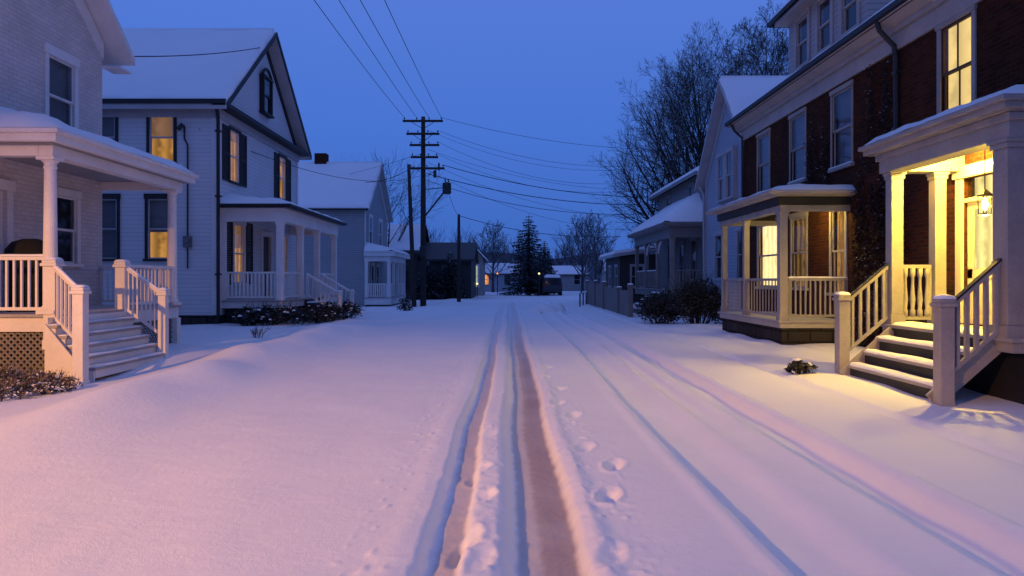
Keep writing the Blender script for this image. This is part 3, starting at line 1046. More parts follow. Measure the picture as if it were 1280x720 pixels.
def spruce(x, y, hgt, rad, label, seed, group=None):
    rnd = random.Random(seed)
    z = gh(x, y)
    t = thing('spruce_tree', (x, y, z), label, 'tree', group)
    tb = MB()
    tb.tube([(x, y, z - .2), (x, y, z + hgt * .5), (x, y, z + hgt)], [.28, .17, .02], 8)
    tb.build('trunk', M['bark'], t, smooth=True)
    nb = MB()
    k = 0
    zz = hgt * .07
    while zz < hgt * .985:
        f = 1 - zz / hgt
        rr = rad * (f ** .68) * rnd.uniform(.8, 1.12) + .08
        n = max(4, int(10 * f + 4))
        for i in range(n):
            a = 6.283 * (i + rnd.random() * .7) / n + k
            ln = rr * rnd.uniform(.65, 1.12)
            drop = ln * .32
            p0 = Vector((x, y, z + zz)); p1 = p0 + Vector((math.cos(a) * ln * .6, math.sin(a) * ln * .6, -drop * .5)); p2 = p0 + Vector((math.cos(a) * ln, math.sin(a) * ln, -drop * .75 + .08))
            nb.tube([p0, p1, p2], [.03, .02, .008], 3, False)
            m = max(4, int(ln * 11))
            for q in range(m):
                u = (q + rnd.random()) / m
                c = p0.lerp(p1, u * 2) if u < .5 else p1.lerp(p2, u * 2 - 1)
                sd = Vector((-math.sin(a), math.cos(a), 0)) * rnd.choice((-1, 1))
                w = .30 * (1.1 - u * .6) * min(1, ln)
                e = c + sd * w + Vector((math.cos(a), math.sin(a), 0)) * w * .6 - Vector((0, 0, w * rnd.uniform(.1, .6)))
                s = (e - c).cross(Vector((0, 0, 1))).normalized() * .05
                nb.quad(c - s, c + s, e + s * .4, e - s * .4)
                dn = Vector((0, 0, -rnd.uniform(.12, .3) * min(1, ln)))
                nb.quad(c - s, c + s, c + dn + s * .3, c + dn - s * .3)
        zz += hgt * .03 * rnd.uniform(.8, 1.2)
        k += 1.3
    nb.build('crown', M['needle'], t)
    return t

# ------------------------------------------------------------------ house A: painted brick, left, nearest
h = thing('brick_house', (-12.5, 13, 0), 'pale painted brick house with white railed porch steps and unlit windows, nearest on the left', 'house')
XW = -9.3
F = FL(XW)
mb = MB()
ops = [(14.55, 15.42, 4.62, 6.22), (14.75, 15.5, 2.0, 3.40), (12.5, 13.35, 1.12, 3.3)]
wall(mb, F, 9.5, 16.5, 0.0, 7.1, ops)
gable_tri(mb, F, 9.5, 16.5, 7.1, 13.0, 10.07)
mb.quad((-18, 16.5, 0), (XW, 16.5, 0), (XW, 16.5, 7.1), (-18, 16.5, 7.1))
mb.quad((-18, 9.5, 0), (XW, 9.5, 0), (XW, 9.5, 7.1), (-18, 9.5, 7.1))
mb.quad((-18, 9.5, 0), (-18, 16.5, 0), (-18, 16.5, 7.1), (-18, 9.5, 7.1))
mb.add([(-18, 9.5, 7.1), (-18, 16.5, 7.1), (-18, 13, 10.07)], [(0, 1, 2)])
mb.build('wall', M['painted_brick'], h)
gable_roof(h, 1, XW, -18.4, 13.0, 3.5, 10.28, 0.85, 0.5, 0.17, M['white'])
rake_boards(h, 1, XW, 13.0, 3.5, 10.28, .85, .5, .30, M['white'])
for y0, y1 in ((16.50, 16.98), (9.02, 9.50)):              # boxed eave ends
    rb = MB(); rb.box(XW + .004, XW + .42, y0, y1, 6.50, 6.56); rb.build('eave_end', M['white'], h, bevel=.006)
window(h, F, ops[0], M['white'], M['blind'], 'blind', cols=1, casing=.12, head=.2)
window(h, F, ops[1], M['white'], M['dark_room'], 'room', cols=1, casing=.12, head=.16)
d = MB()
d.bx(F, 12.38, 12.498, .003, .05, 1.12, 3.3); d.bx(F, 13.352, 13.47, .003, .05, 1.12, 3.3); d.bx(F, 12.34, 13.51, .003, .07, 3.302, 3.5)
fr = d.build('door_frame', M['white'], h, bevel=.005)
d = MB(); d.bx(F, 12.505, 13.345, -.09, -.05, 1.125, 3.295)
for z0, z1 in ((1.3, 1.95), (2.1, 3.15)):
    d.bx(F, 12.62, 13.23, -.052, -.035, z0, z1)
dr = d.build('door', M['white'], h, bevel=.006)
# porch
ZF = 1.08
porch_deck(h, F, 11.95, 16.5, 1.75, ZF, M['grey_wood'], M['white'], .24)
porch_roof(h, F, 11.62, 16.82, 2.0, 4.10, .5, .20, M['white'], ceil=M['ceiling'], snow_t=.15, hip=.9)
mb = MB()                                                   # beam under the roof
mb.bx(F, 11.86, 16.6, 1.56, 1.80, 3.70, 3.885); mb.bx(F, 11.86, 12.06, .004, 1.558, 3.70, 3.885); mb.bx(F, 16.40, 16.6, .004, 1.558, 3.70, 3.885)
mb.build('porch_beam', M['white'], h, bevel=.008)
column(h, XW + 1.66, 12.02, ZF, 3.70, .215, M['white'])
column(h, XW + 1.66, 16.38, ZF, 3.70, .215, M['white'])
newel(h, XW + 1.72, 11.99, 0.5, 1.98, .2, M['white'])
newel(h, XW + 1.72, 14.15, 0.35, 2.0, .19, M['white'])
newel(h, -6.78, 11.42, -.1, 1.53, .17, M['white'])
newel(h, -6.76, 14.12, .02, 1.45, .15, M['white'])
railing(h, (XW + .02, 11.99, ZF), (XW + 1.64, 11.99, ZF), .93, .09, .125, M['white'], .035, snowy=True)
railing(h, (XW + 1.68, 14.25, ZF), (XW + 1.68, 16.27, ZF), .85, .09, .16, M['white'], .034, bd=.018)
railing(h, (XW + .02, 16.4, ZF), (XW + 1.56, 16.4, ZF), .85, .09, .12, M['white'], .03)
railing(h, (XW + 1.72, 11.97, ZF - .16), (-6.78, 11.50, 0.42), .98, .16, .11, M['white'], .03, 'stair_railing', snowy=True)
railing(h, (XW + 1.72, 14.15, ZF - .1), (-6.80, 14.12, 0.42), .96, .16, .09, M['white'], .028, 'stair_railing', snowy=True)
stairs(h, 1, XW + 1.80, -6.72, 11.72, 14.08, ZF, .05, 6, M['grey_wood'], M['white'], .022)
sk = MB()                                                   # near side closed stringer board
sk.add([(XW + 1.80, 11.66, -.1), (-6.80, 11.5, -.15), (-6.80, 11.5, .22), (XW + 1.80, 11.66, ZF - .14), (XW + 1.80, 11.69, -.1), (-6.80, 11.53, -.15), (-6.80, 11.53, .22), (XW + 1.80, 11.69, ZF - .14)],
       [(0, 1, 2, 3), (4, 7, 6, 5), (0, 4, 5, 1), (1, 5, 6, 2), (2, 6, 7, 3), (3, 7, 4, 0)])
sk.build('stair_stringer', M['white'], h)
lt = MB()                                                   # diagonal lattice under the porch
def lattice(lt, F2, u0, u1, z0, z1, n=.0, step=.11):
    w = u1 - u0; hh = z1 - z0
    k = -hh
    while k < w:
        for sgn in (0, 1):
            a0, a1 = max(0, k), min(w, k + hh)
            if a1 - a0 < .03: continue
            za, zb = z0 + (a0 - k), z0 + (a1 - k)
            if sgn: za, zb = z0 + z1 - za, z0 + z1 - zb
            lt.beam(F2(u0 + a0, n + .012 * sgn, za), F2(u0 + a1, n + .012 * sgn, zb), .012, .035)
        k += step
lattice(lt, FN(12.02), XW + .02, XW + 1.62, 0.02, .78, 0)
lt.build('porch_lattice', M['fence'], h); lt = MB()
lattice(lt, FL(XW + 1.66), 14.2, 16.4, 0.05, .78, 0)
lt.build('porch_lattice', M['fence'], h)
mb = MB()
mb.box(XW + 1.62, XW + 1.80, 11.93, 12.10, -.1, .79); mb.box(XW + 1.62, XW + 1.8, 16.32, 16.5, -.1, .79)
mb.build_each('porch_pier', M['white'], h)

g = thing('grill', (-8.62, 13.0, ZF), 'barbecue grill under a black cover, standing on the nearest left porch', 'grill')
mb = MB()
prof = [(.36, .24, 0.02), (.37, .25, .5), (.40, .27, .82), (.40, .28, .95), (.37, .26, 1.12), (.28, .2, 1.25), (.12, .08, 1.31)]
b = 0
for rx, ry, z in prof:
    for j in range(20):
        a = 6.283 * j / 20
        cx = abs(math.cos(a)) ** .55 * (1 if math.cos(a) > 0 else -1); cy = abs(math.sin(a)) ** .55 * (1 if math.sin(a) > 0 else -1)
        k = 1 + .05 * mnoise.noise(Vector((a * 2, z * 3, 1)))
        mb.v.append((-8.62 + cx * rx * k, 13.0 + cy * ry * k, ZF + z))
for i in range(len(prof) - 1):
    for j in range(20):
        mb.f.append((i * 20 + j, i * 20 + (j + 1) % 20, (i + 1) * 20 + (j + 1) % 20, (i + 1) * 20 + j))
mb.f.append(tuple((len(prof) - 1) * 20 + j for j in range(20)))
mb.build('cover', M['cover'], g, smooth=True)
mb = MB()
for sx in (-1, 1):
    mb.tube([(-8.62 + sx * .28, 12.82, ZF + .03), (-8.62 + sx * .28, 12.86, ZF + .03)], .03, 10)
mb.build('wheels', M['rubber'], g)

# ------------------------------------------------------------------ house B: white, black trim, left
h = thing('clapboard_house', (-13, 26.4, 0), 'white house with black trim, black shutters and amber lit upper windows', 'house')
XW = -8.95
F = FL(XW); G = FN(22.2)
Y0, Y1 = 22.2, 30.6
YC = 26.4
mb = MB()
fo = [(23.15, 23.95, 4.85, 6.5), (28.15, 28.95, 4.85, 6.5), (23.5, 24.4, 1.55, 3.5), (26.2, 27.1, 1.02, 3.25), (28.3, 29.1, 1.7, 3.4)]
so = [(-11.05, -10.3, 5.25, 6.85), (-12.75, -12.1, 5.25, 6.85), (-11.1, -10.35, 2.3, 4.15), (-12.75, -12.05, 2.3, 4.15)]
wall(mb, F, Y0, Y1, .55, 7.3, fo)
gable_tri(mb, F, Y0, Y1, 7.3, YC, 10.5)
wall(mb, G, -17.5, XW, .55, 7.3, so)
mb.quad((-17.5, Y1, 0), (XW, Y1, 0), (XW, Y1, 7.3), (-17.5, Y1, 7.3))
mb.quad((-17.5, Y0, 0), (-17.5, Y1, 0), (-17.5, Y1, 7.3), (-17.5, Y0, 7.3))
mb.build('wall', M['clap_white'], h)
mb = MB(); mb.box(-17.4, XW + .03, Y0 - .03, Y1 + .02, -.2, .56)
mb.build('foundation', M['stone'], h)
SL = .80
gable_roof(h, 1, XW, -17.9, YC, 4.2, 10.72, SL, .45, .18, M['grey_trim'])
for k in (-1, 1):                                           # dark board along the rake edge
    mb = MB(); e = 4.65; x0, x1 = XW + .452, XW + .49
    mb.hexa([(x, YC + yy, z) for x in (x0, x1) for yy, z in ((0, 10.74), (k * e, 10.74 - SL * e), (k * e, 10.56 - SL * e), (0, 10.56))])
    mb.build('rake_edge', M['dark_trim'], h)
rake_boards(h, 1, XW, YC, 4.2, 10.72, SL, .45, .22, M['dark_trim'])
mb = MB()                                                   # inner grey rake, cornice across the gable
mb.bx(F, Y0 - .45, Y1 + .45, .004, .42, 6.94, 7.06)
mb.build('gable_cornice', M['dark_trim'], h)
mb = MB(); mb.bx(F, Y0 - .02, Y1 + .02, .004, .07, 6.66, 6.937)
mb.bx(G, -17.4, XW - .01, .004, .06, 6.66, 6.95)
mb.build('frieze_board', M['grey_trim'], h)
mb = MB(); mb.box(-17.8, XW + .42, Y0 - .50, Y0 - .39, 6.98, 7.12); mb.box(-17.8, XW - .01, Y0 - .39, Y0 - .004, 6.952, 7.0)
mb.build('gutter', M['dark_trim'], h)
mb = MB()
mb.tube([(XW + .1, Y0 - .40, 6.98), (XW + .06, Y0 - .14, 6.7), (XW + .05, Y0 - .09, 6.5), (XW + .05, Y0 - .09, .5), (XW + .05, Y0 - .3, .36)], .055, 8)
for z in (1.8, 4.2, 6.2): mb.box(XW - .03, XW + .13, Y0 - .16, Y0 - .004, z, z + .05)
mb.build('downspout', M['dark_trim'], h)
mb = MB()
for u in (Y0 + .001, Y1 - .17):
    mb.bx(F, u, u + .16, .003, .035, .57, 6.65)
mb.bx(G, XW - .17, XW + .034, .003, .035, .57, 6.65)
mb.build_each('corner_board', M['white'], h)
for i in (0, 1):
    window(h, F, fo[i], M['dark_trim'], M['glow_orange'], 'curtain', casing=.07, head=.1, shade=M['glow_shade'], shade_to=.18, label='amber lit window between black shutters', sashmat=M['white'])
    a, b, c, d_ = fo[i]
    shutter(h, F, a - .62, a - .09, c - .05, d_ + .05); shutter(h, F, b + .09, b + .62, c - .05, d_ + .05)
window(h, F, fo[2], M['white'], M['glow_orange'], 'curtain', casing=.1, cols=1, shade=M['glow_shade'], shade_to=.4, label='dim amber window under the porch')
shutter(h, F, 22.75, 23.32, 1.5, 3.6); shutter(h, F, 24.56, 25.15, 1.5, 3.6)
window(h, F, fo[4], M['white'], M['glow_orange'], 'curtain', casing=.1)
d = MB()
a, b, c, d_ = fo[3]
d.bx(F, a - .12, a - .002, .003, .05, c, d_); d.bx(F, b + .002, b + .12, .003, .05, c, d_); d.bx(F, a - .15, b + .15, .003, .07, d_ + .002, d_ + .18)
d.build('door_frame', M['white'], h)
d = MB(); d.bx(F, a + .004, b - .004, -.1, -.06, c, d_ - .004)
for z0, z1 in ((1.2, 1.9), (2.05, 3.1)): d.bx(F, a + .14, b - .14, -.062, -.045, z0, z1)
dd = d.build('door', M['door_dark'], h)
d = MB(); d.tube([F(b - .09, -.06, 2.02), F(b - .09, .0, 2.02)], .028, 10); d.build('handle', M['metal_grey'], dd)
# attic window with an arched hood
w = window(h, F, (26.0, 26.8, 7.75, 9.0), M['dark_trim'], M['blind'], 'blind', casing=.09, head=.08, flat=True, label='small arched attic window')
mb = MB(); mb.tube([F(26.4 - .52 + 1.04 * i / 10, .12, 9.08 + .28 * math.sin(math.pi * i / 10)) for i in range(11)], .055, 6); mb.build('hood', M['dark_trim'], w)
for i in (0, 1):
    window(h, G, so[i], M['dark_trim'], M['glow_orange'] if i == 0 else M['blind'], 'curtain', casing=.09, head=.14, shade=M['glow_shade'] if i == 0 else None, shade_to=.5, sashmat=M['grey_trim'], label='amber lit window in the side wall' if i == 0 else None)
window(h, G, so[2], M['dark_trim'], M['glow_orange'], 'curtain', casing=.09, head=.16, shade=M['net'], shade_to=.55, sashmat=M['grey_trim'], label='side window lit only at its bottom')
window(h, G, so[3], M['dark_trim'], M['blind'], 'blind', casing=.09, head=.16, sashmat=M['grey_trim'])
mb = MB()                                                   # service mast and meter
mb.tube([(-9.95, Y0 - .06, 6.35), (-9.95, Y0 - .06, 6.0), (-9.85, Y0 - .06, 5.8), (-9.85, Y0 - .06, 3.0)], .028, 8)
mb.tube([(-10.1, Y0 - .16, 6.26), (-10.0, Y0 - .1, 6.42), (-9.95, Y0 - .06, 6.36)], [.07, .07, .04], 8)
mb.tube([(-9.85, Y0 - .06, 3.0), (-9.85, Y0 - .06, 2.0)], .024, 8)
cn = mb.build('service_conduit', M['metal_dark'], h)
mb = MB(); mb.box(-9.97, -9.73, Y0 - .13, Y0 - .005, 2.65, 3.0); mb.tube([(-9.85, Y0 - .2, 2.86), (-9.85, Y0 - .13, 2.86)], .09, 14)
mb.build('electric_meter', M['metal_grey'], cn)
# porch of house B
ZF = 1.02
PX = 1.95
porch_deck(h, F, 22.45, 29.7, PX - .05, ZF, M['grey_wood'], M['white'], .2)
porch_roof(h, F, 22.2, 29.95, PX + .25, 4.0, .28, .10, M['dark_trim'], ceil=M['ceiling'], snow_t=.12, hip=.9)
mb = MB()
mb.bx(F, 22.45, 29.7, PX - .28, PX, 3.48, 3.898); mb.bx(F, 22.45, 22.7, .004, PX - .282, 3.48, 3.898); mb.bx(F, 29.45, 29.7, .004, PX - .282, 3.48, 3.898)
mb.build('porch_beam', M['white'], h, bevel=.008)
cxs = XW + PX - .14
for y in (22.58, 24.75, 26.9, 29.55):
    column(h, cxs, y, ZF, 3.48, .20, M['white'], False)
mb = MB(); mb.bx(F, 22.46, 22.62, .004, .12, ZF, 3.48); mb.build_each('porch_pilaster', M['white'], h)
railing(h, (XW + .12, 22.58, ZF), (cxs - .1, 22.58, ZF), .86, .09, .125, M['white'], .05)
railing(h, (cxs, 22.68, ZF), (cxs, 24.65, ZF), .86, .09, .16, M['white'], .034, bd=.018)
railing(h, (cxs, 27.0, ZF), (cxs, 29.45, ZF), .86, .09, .16, M['white'], .034, bd=.018)
stairs(h, 1, XW + PX + .02, XW + PX + 1.2, 24.9, 26.75, ZF, .2, 5, M['dark_trim'], M['dark_trim'], .045)
for y in (24.85, 26.8):
    newel(h, XW + PX + 1.2, y, .1, 1.25, .12, M['white'])
    railing(h, (XW + PX + .05, y, ZF - .02), (XW + PX + 1.18, y, .34), .84, .16, .14, M['white'], .03, 'stair_railing', snowy=True)
mb = MB()
mb.box(XW + .1, XW + PX - .2, 22.62, 29.5, .0, .74)
mb.build('porch_base', M['stone'], h)

# ------------------------------------------------------------------ house C: grey, left, third
h = thing('clapboard_house', (-13, 49.4, 0), 'grey house with pale enclosed front porch, standing behind the two tall poles', 'house')
XW = -9.0; F = FL(XW); Y0, Y1, YC = 45.2, 53.6, 49.4; G = FN(Y0)
fo = [(46.6, 47.6, 3.95, 5.75), (50.2, 51.2, 3.95, 5.75), (45.6, 46.5, .95, 2.6), (47.4, 48.3, .56, 2.6), (49.3, 50.2, .95, 2.6)]
mb = MB()
wall(mb, F, Y0, Y1, 0, 6.2, fo)
gable_tri(mb, F, Y0, Y1, 6.2, YC, 9.4)
wall(mb, G, -18, XW, 0, 6.2, [])
mb.quad((-18, Y1, 0), (XW, Y1, 0), (XW, Y1, 6.2), (-18, Y1, 6.2))
mb.build('wall', M['clap_grey'], h)
gable_roof(h, 1, XW, -18.3, YC, 4.2, 9.62, .76, .4, .16, M['grey_trim'], nu=14)
rake_boards(h, 1, XW, YC, 4.2, 9.62, .76, .4, .26, M['white'])
for o_ in fo:
    window(h, F, o_, M['white'], M['blind'], 'blind', casing=.16, head=.2)
mb = MB()
for u in (Y0 + .001, Y1 - .2): mb.bx(F, u, u + .2, .003, .04, 0, 6.0)
mb.build_each('corner_board', M['white'], h)
mb = MB(); mb.box(-18.2, XW + .3, Y0 - .44, Y0 - .34, 5.98, 6.1); mb.build('gutter', M['dark_trim'], h)
porch_roof(h, F, 44.9, 51.9, 1.95, 3.45, .5, .3, M['white'], ceil=M['ceiling'], snow_t=.12, hip=.8, nseg=18)
porch_deck(h, F, 45.1, 51.7, 1.65, .55, M['grey_wood'], M['white'], .4)
mb = MB(); mb.bx(F, 45.1, 51.7, 1.42, 1.64, 2.82, 3.148); mb.bx(F, 45.1, 45.32, .004, 1.418, 2.82, 3.148); mb.build('porch_beam', M['white'], h)
for y in (45.22, 46.9, 48.5, 50.1, 51.58): column(h, XW + 1.53, y, .55, 2.82, .2, M['white'], False)
column(h, XW + .12, 45.22, .55, 2.82, .18, M['white'], False)
railing(h, (XW + .2, 45.22, .55), (XW + 1.42, 45.22, .55), .85, .08, .13, M['white'], .07)
for y0, y1 in ((45.34, 46.8), (48.6, 50.0), (50.2, 51.48)):
    railing(h, (XW + 1.53, y0, .55), (XW + 1.53, y1, .55), .85, .08, .15, M['white'], .05, bd=.02)
mb = MB(); mb.box(-13.2, -12.4, 49.1, 49.8, 8.9, 10.3); mb.build('chimney', M['red_brick'], h)

# ------------------------------------------------------------------ house D: dark brown building further left
h = thing('dark_house', (-8, 67, 0), 'dark brown low building with snow on its roof, behind the wooden utility pole', 'building')
mb = MB()
F = FL(-3.2); G = FN(62.5)
so = [(-6.9, -6.0, 1.0, 2.3), (-4.9, -4.1, 1.0, 2.3), (-9.5, -8.7, 1.0, 2.3)]
wall(mb, G, -13.5, -7.9, -.2, 4.2, so[2:])
wall(mb, G, -7.9, -3.2, -.2, 3.3, so[:2])
wall(mb, F, 62.5, 72, -.2, 3.3, [])
mb.quad((-7.9, 62.5, 0), (-7.9, 72, 0), (-7.9, 72, 4.2), (-7.9, 62.5, 4.2))
mb.quad((-13.5, 62.5, 0), (-13.5, 72, 0), (-13.5, 72, 4.2), (-13.5, 62.5, 4.2))
mb.quad((-13.5, 72, 0), (-3.2, 72, 0), (-3.2, 72, 4.2), (-13.5, 72, 4.2))
mb.build('wall', M['clap_dark'], h)
for i, o_ in enumerate(so):
    window(h, G, o_, M['dark_trim'], M['dark_room'], 'room', casing=.08)
mb = MB()
for x in (-13.5, -7.9): mb.add([(x, 62.5, 4.2), (x, 72, 4.2), (x, 67.2, 6.7)], [(0, 1, 2)])
mb.build('gable_wall', M['clap_dark'], h)
mb = MB()
slab(mb, (-14, 62, 4.05), (-7.6, 62, 4.05), (-7.6, 67.2, 6.8), (-14, 67.2, 6.8), .18)
slab(mb, (-14, 72.4, 4.05), (-7.6, 72.4, 4.05), (-7.6, 67.201, 6.8), (-14, 67.201, 6.8), .18)
r_ = mb.build('roof', M['shingle'], h)
mb = MB()
snow_patch(mb, (-14, 62.3, 4.22), (-7.6, 62.3, 4.22), (-7.6, 67.2, 6.81), (-14, 67.2, 6.81), .16, 16, 10, .04, .3)
mb.build('roof_snow', M['snow'], r_, smooth=True)
mb = MB(); slab(mb, (-7.58, 62.1, 3.45), (-2.9, 62.1, 3.45), (-2.9, 67, 5.15), (-7.58, 67, 5.15), .18); slab(mb, (-7.58, 72.2, 3.45), (-2.9, 72.2, 3.45), (-2.9, 67.001, 5.15), (-7.58, 67.001, 5.15), .18); mb.build('wing_roof', M['shingle'], h)
mb = MB(); mb.add([(-3.2, 62.5, 3.3), (-3.2, 72, 3.3), (-3.2, 67, 5.0)], [(0, 1, 2)]); mb.build('wing_gable', M['clap_dark'], h)
h = thing('lit_house', (-3.7, 78, 0), 'small pale far house with greenish lit front window, right of the dark building', 'house')
mb = MB(); G = FN(76)
wall(mb, G, -4.7, -2.6, -.2, 4.0, [(-4.15, -3.15, .9, 3.2)])
gable_tri(mb, G, -4.7, -2.6, 4.0, -3.65, 5.1)
mb.quad((-2.6, 76, 0), (-2.6, 82, 0), (-2.6, 82, 4), (-2.6, 76, 4)); mb.quad((-4.7, 76, 0), (-4.7, 82, 0), (-4.7, 82, 4), (-4.7, 76, 4)); mb.quad((-4.7, 82, 0), (-2.6, 82, 0), (-2.6, 82, 4), (-4.7, 82, 4))
mb.build('wall', M['clap_tan'], h)
window(h, G, (-4.15, -3.15, .9, 3.2), M['white'], M['glow_pale'], 'curtain', casing=.12)
mb = MB()
slab(mb, (-3.65, 75.6, 5.25), (-5.1, 75.6, 3.7), (-5.1, 82.2, 3.7), (-3.65, 82.2, 5.25), .12)
slab(mb, (-3.65, 75.6, 5.25), (-2.2, 75.6, 3.7), (-2.2, 82.2, 3.7), (-3.65, 82.2, 5.25), .12)
r_ = mb.build('roof', M['shingle'], h)
mb = MB()
for k in (-1, 1):
    snow_patch(mb, (-3.65, 75.6, 5.25), (-3.65 + k * 1.45, 75.6, 3.7), (-3.65 + k * 1.45, 82, 3.7), (-3.65, 82, 5.25), .12, 8, 8, .02, .2)
mb.build('roof_snow', M['snow'], r_, smooth=True)
mb = MB(); mb.box(-3.8, -3.5, 75.85, 75.99, 3.75, 4.0); mb.build('porch_lamp', M['bulb_dim'], h)

# ------------------------------------------------------------------ house E: red brick, right, nearest
h = thing('brick_house', (11.5, 15.5, 0), 'dark red brick house with golden lit porch, glowing windows and two white porches', 'house')
XW = 7.7
F = FR(XW)
Y0, Y1 = 6.6, 23.5
uo = [(16.08, 17.08, 4.27, 6.02), (18.6, 19.6, 4.27, 6.02), (21.15, 22.15, 4.27, 6.02), (11.92, 12.78, 4.45, 6.10)]
lo = [(20.35, 22.1, 1.45, 3.3), (18.55, 19.5, 1.45, 3.3), (16.42, 17.1, 1.35, 3.3), (11.35, 12.15, .92, 3.36)]
mb = MB()
wall(mb, F, Y0, Y1, .3, 6.62, uo + lo, .12)
mb.quad((15, Y0, .0), (XW, Y0, .0), (XW, Y0, 6.62), (15, Y0, 6.62))
mb.quad((15, Y1, .0), (XW, Y1, .0), (XW, Y1, 6.62), (15, Y1, 6.62))
mb.quad((15, Y0, .0), (15, Y1, .0), (15, Y1, 6.62), (15, Y0, 6.62))
mb.build('wall', M['red_brick'], h)
mb = MB(); mb.bx(F, Y0 - .02, Y1 + .03, -.2, .05, -.3, .5); mb.build('foundation', M['stone'], h)
# cornice: frieze, soffit, gutter
mb = MB()
mb.bx(F, Y0 - .1, Y1 + .12, .003, .07, 6.18, 6.5)
mb.bx(F, Y0 - .2, Y1 + .3, .003, .16, 6.502, 6.6)
mb.hexa([F(Y0 - .3, .003, 6.602), F(Y1 + .3, .003, 6.602), F(Y1 + .3, .17, 6.602), F(Y0 - .3, .17, 6.602), F(Y0 - .3, .003, 6.72), F(Y1 + .3, .003, 6.72), F(Y1 + .3, .46, 6.72), F(Y0 - .3, .46, 6.72)])
mb.build('cornice', M['trim_cream'], h, bevel=.01)
mb = MB(); mb.bx(F, Y0 - .35, Y1 + .35, .40, .53, 6.722, 6.84); mb.build('gutter', M['dark_trim'], h, bevel=.01)
mb = MB()
S = .62
za, zb = 6.80, 6.80 + S * 4.15
slab(mb, F(Y0 - .35, .42, za), F(Y1 + .35, .42, za), F(Y1 + .35, -3.73, zb), F(Y0 - .35, -3.73, zb), .12)
slab(mb, F(Y0 - .35, -7.8, za), F(Y1 + .35, -7.8, za), F(Y1 + .35, -3.731, zb), F(Y0 - .35, -3.731, zb), .12)
r_ = mb.build('roof', M['shingle'], h)
mb = MB()
gb = MB()
for y in (Y0, Y1):
    gb.add([(XW, y, 6.62), (XW + 7.3, y, 6.62), (XW + 3.7, y, zb - .1)], [(0, 1, 2)])
gb.build('gable_wall', M['red_brick'], h)
snow_patch(mb, F(Y0 - .33, .38, za + .03), F(Y1 + .33, .38, za + .03), F(Y1 + .33, -3.7, zb), F(Y0 - .33, -3.7, zb), .15, 60, 14, .035, .2)
mb.build('roof_snow', M['snow'], r_, smooth=True)
# upper windows with stone lintels
for i in (0, 1, 2):
    window(h, F, uo[i], M['white_shaded'], M['net'] if i else M['blind'], 'curtain', casing=.045, head=.10, snow=True)
window(h, F, uo[3], M['white_shaded'], M['glow_gold'], 'curtain', cols=2, casing=.10, head=.26, snow=True, label='tall window glowing golden above the porch', sashmat=M['door_dark'])
# lower windows
window(h, F, lo[0], M['white_shaded'], M['glow_hot'], 'curtain', cols=1, casing=.1, head=.14, label='brightest lit window, under the far porch')
window(h, F, lo[1], M['trim_cream'], M['glow_dim'], 'room', cols=1, casing=.08, head=.14)
window(h, F, lo[2], M['trim_cream'], M['glow_orange'], 'curtain', cols=2, casing=.1, head=.18, label='patterned lit window beside the vine')
# door with transom
a, b, c, d_ = lo[3]
d = MB()
d.bx(F, a - .16, a - .002, .003, .06, c, d_); d.bx(F, b + .002, b + .16, .003, .06, c, d_); d.bx(F, a - .2, b + .2, .003, .09, d_ + .002, d_ + .2)
d.bx(F, a, b, -.1, .02, c + 2.03, c + 2.10)
d.build('door_frame', M['door_cream'], h, bevel=.006)
d = MB()
d.bx(F, a + .004, b - .004, -.09, -.05, c, c + .14); d.bx(F, a + .004, b - .004, -.09, -.05, c + .75, c + .92); d.bx(F, a + .004, b - .004, -.09, -.05, c + 1.9, c + 2.025)
d.bx(F, a + .004, a + .14, -.09, -.05, c + .14, c + 1.9); d.bx(F, b - .14, b - .004, -.09, -.05, c + .14, c + 1.9)
d.bx(F, a + .14, b - .14, -.085, -.065, c + .14, c + .75)
d.bx(F, a + .22, b - .22, -.067, -.05, c + .22, c + .67)
dr = d.build('door', M['door_cream'], h, bevel=.005, label='cream door with lit glass upper half')
d = MB(); d.quad(F(a + .14, -.075, c + .92), F(b - .14, -.075, c + .92), F(b - .14, -.075, c + 1.9), F(a + .14, -.075, c + 1.9)); d.build('pane', M['glass'], dr)
d = MB(); d.quad(F(a - .05, -.21, c + .3), F(b + .05, -.21, c + .3), F(b + .05, -.21, d_ + .05), F(a - .05, -.21, d_ + .05)); d.build('curtain', M['glow_door'], dr)
d = MB(); d.tube([F(a + .08, -.05, c + 1.0), F(a + .08, .01, c + 1.0)], .03, 10); d.build('handle', M['metal_dark'], dr)
d = MB(); d.quad(F(a, -.06, c + 2.1), F(b, -.06, c + 2.1), F(b, -.06, d_), F(a, -.06, d_)); d.build('transom_pane', M['glass'], h)
# near porch
ZF = .90
PX = XW - 6.58
porch_deck(h, F, 9.2, 12.42, PX + .12, ZF, M['grey_wood'], M['white_shaded'], .14)
mb = MB(); snow_patch(mb, F(9.3, PX + .1, ZF), F(12.4, PX + .1, ZF), F(12.4, PX - .45, ZF), F(9.3, PX - .45, ZF), .035, 26, 8, .02, .15); mb.build('floor_snow', M['snow'], h, smooth=True)
pr = porch_roof(h, F, 9.05, 12.66, PX + .34, 3.98, .22, .16, M['white_shaded'], ceil=M['cream'], snow_t=.12, hip=.7, nseg=36)
mb = MB()
mb.bx(F, 9.22, 12.44, PX - .15, PX + .17, 3.48, 3.798); mb.bx(F, 12.12, 12.44, .004, PX - .152, 3.48, 3.798); mb.bx(F, 9.22, 9.54, .004, PX - .152, 3.48, 3.798)
mb.bx(F, 9.16, 12.50, PX - .17, PX + .21, 3.70, 3.799)
mb.build('porch_beam', M['white_shaded'], h, bevel=.01)
column(h, XW - PX, 12.26, ZF, 3.48, .20, M['white_shaded'], False)
column(h, 7.32, 12.27, ZF, 3.48, .19, M['white_shaded'], False)
column(h, XW - PX, 9.42, ZF, 3.48, .29, M['white_shaded'], False)
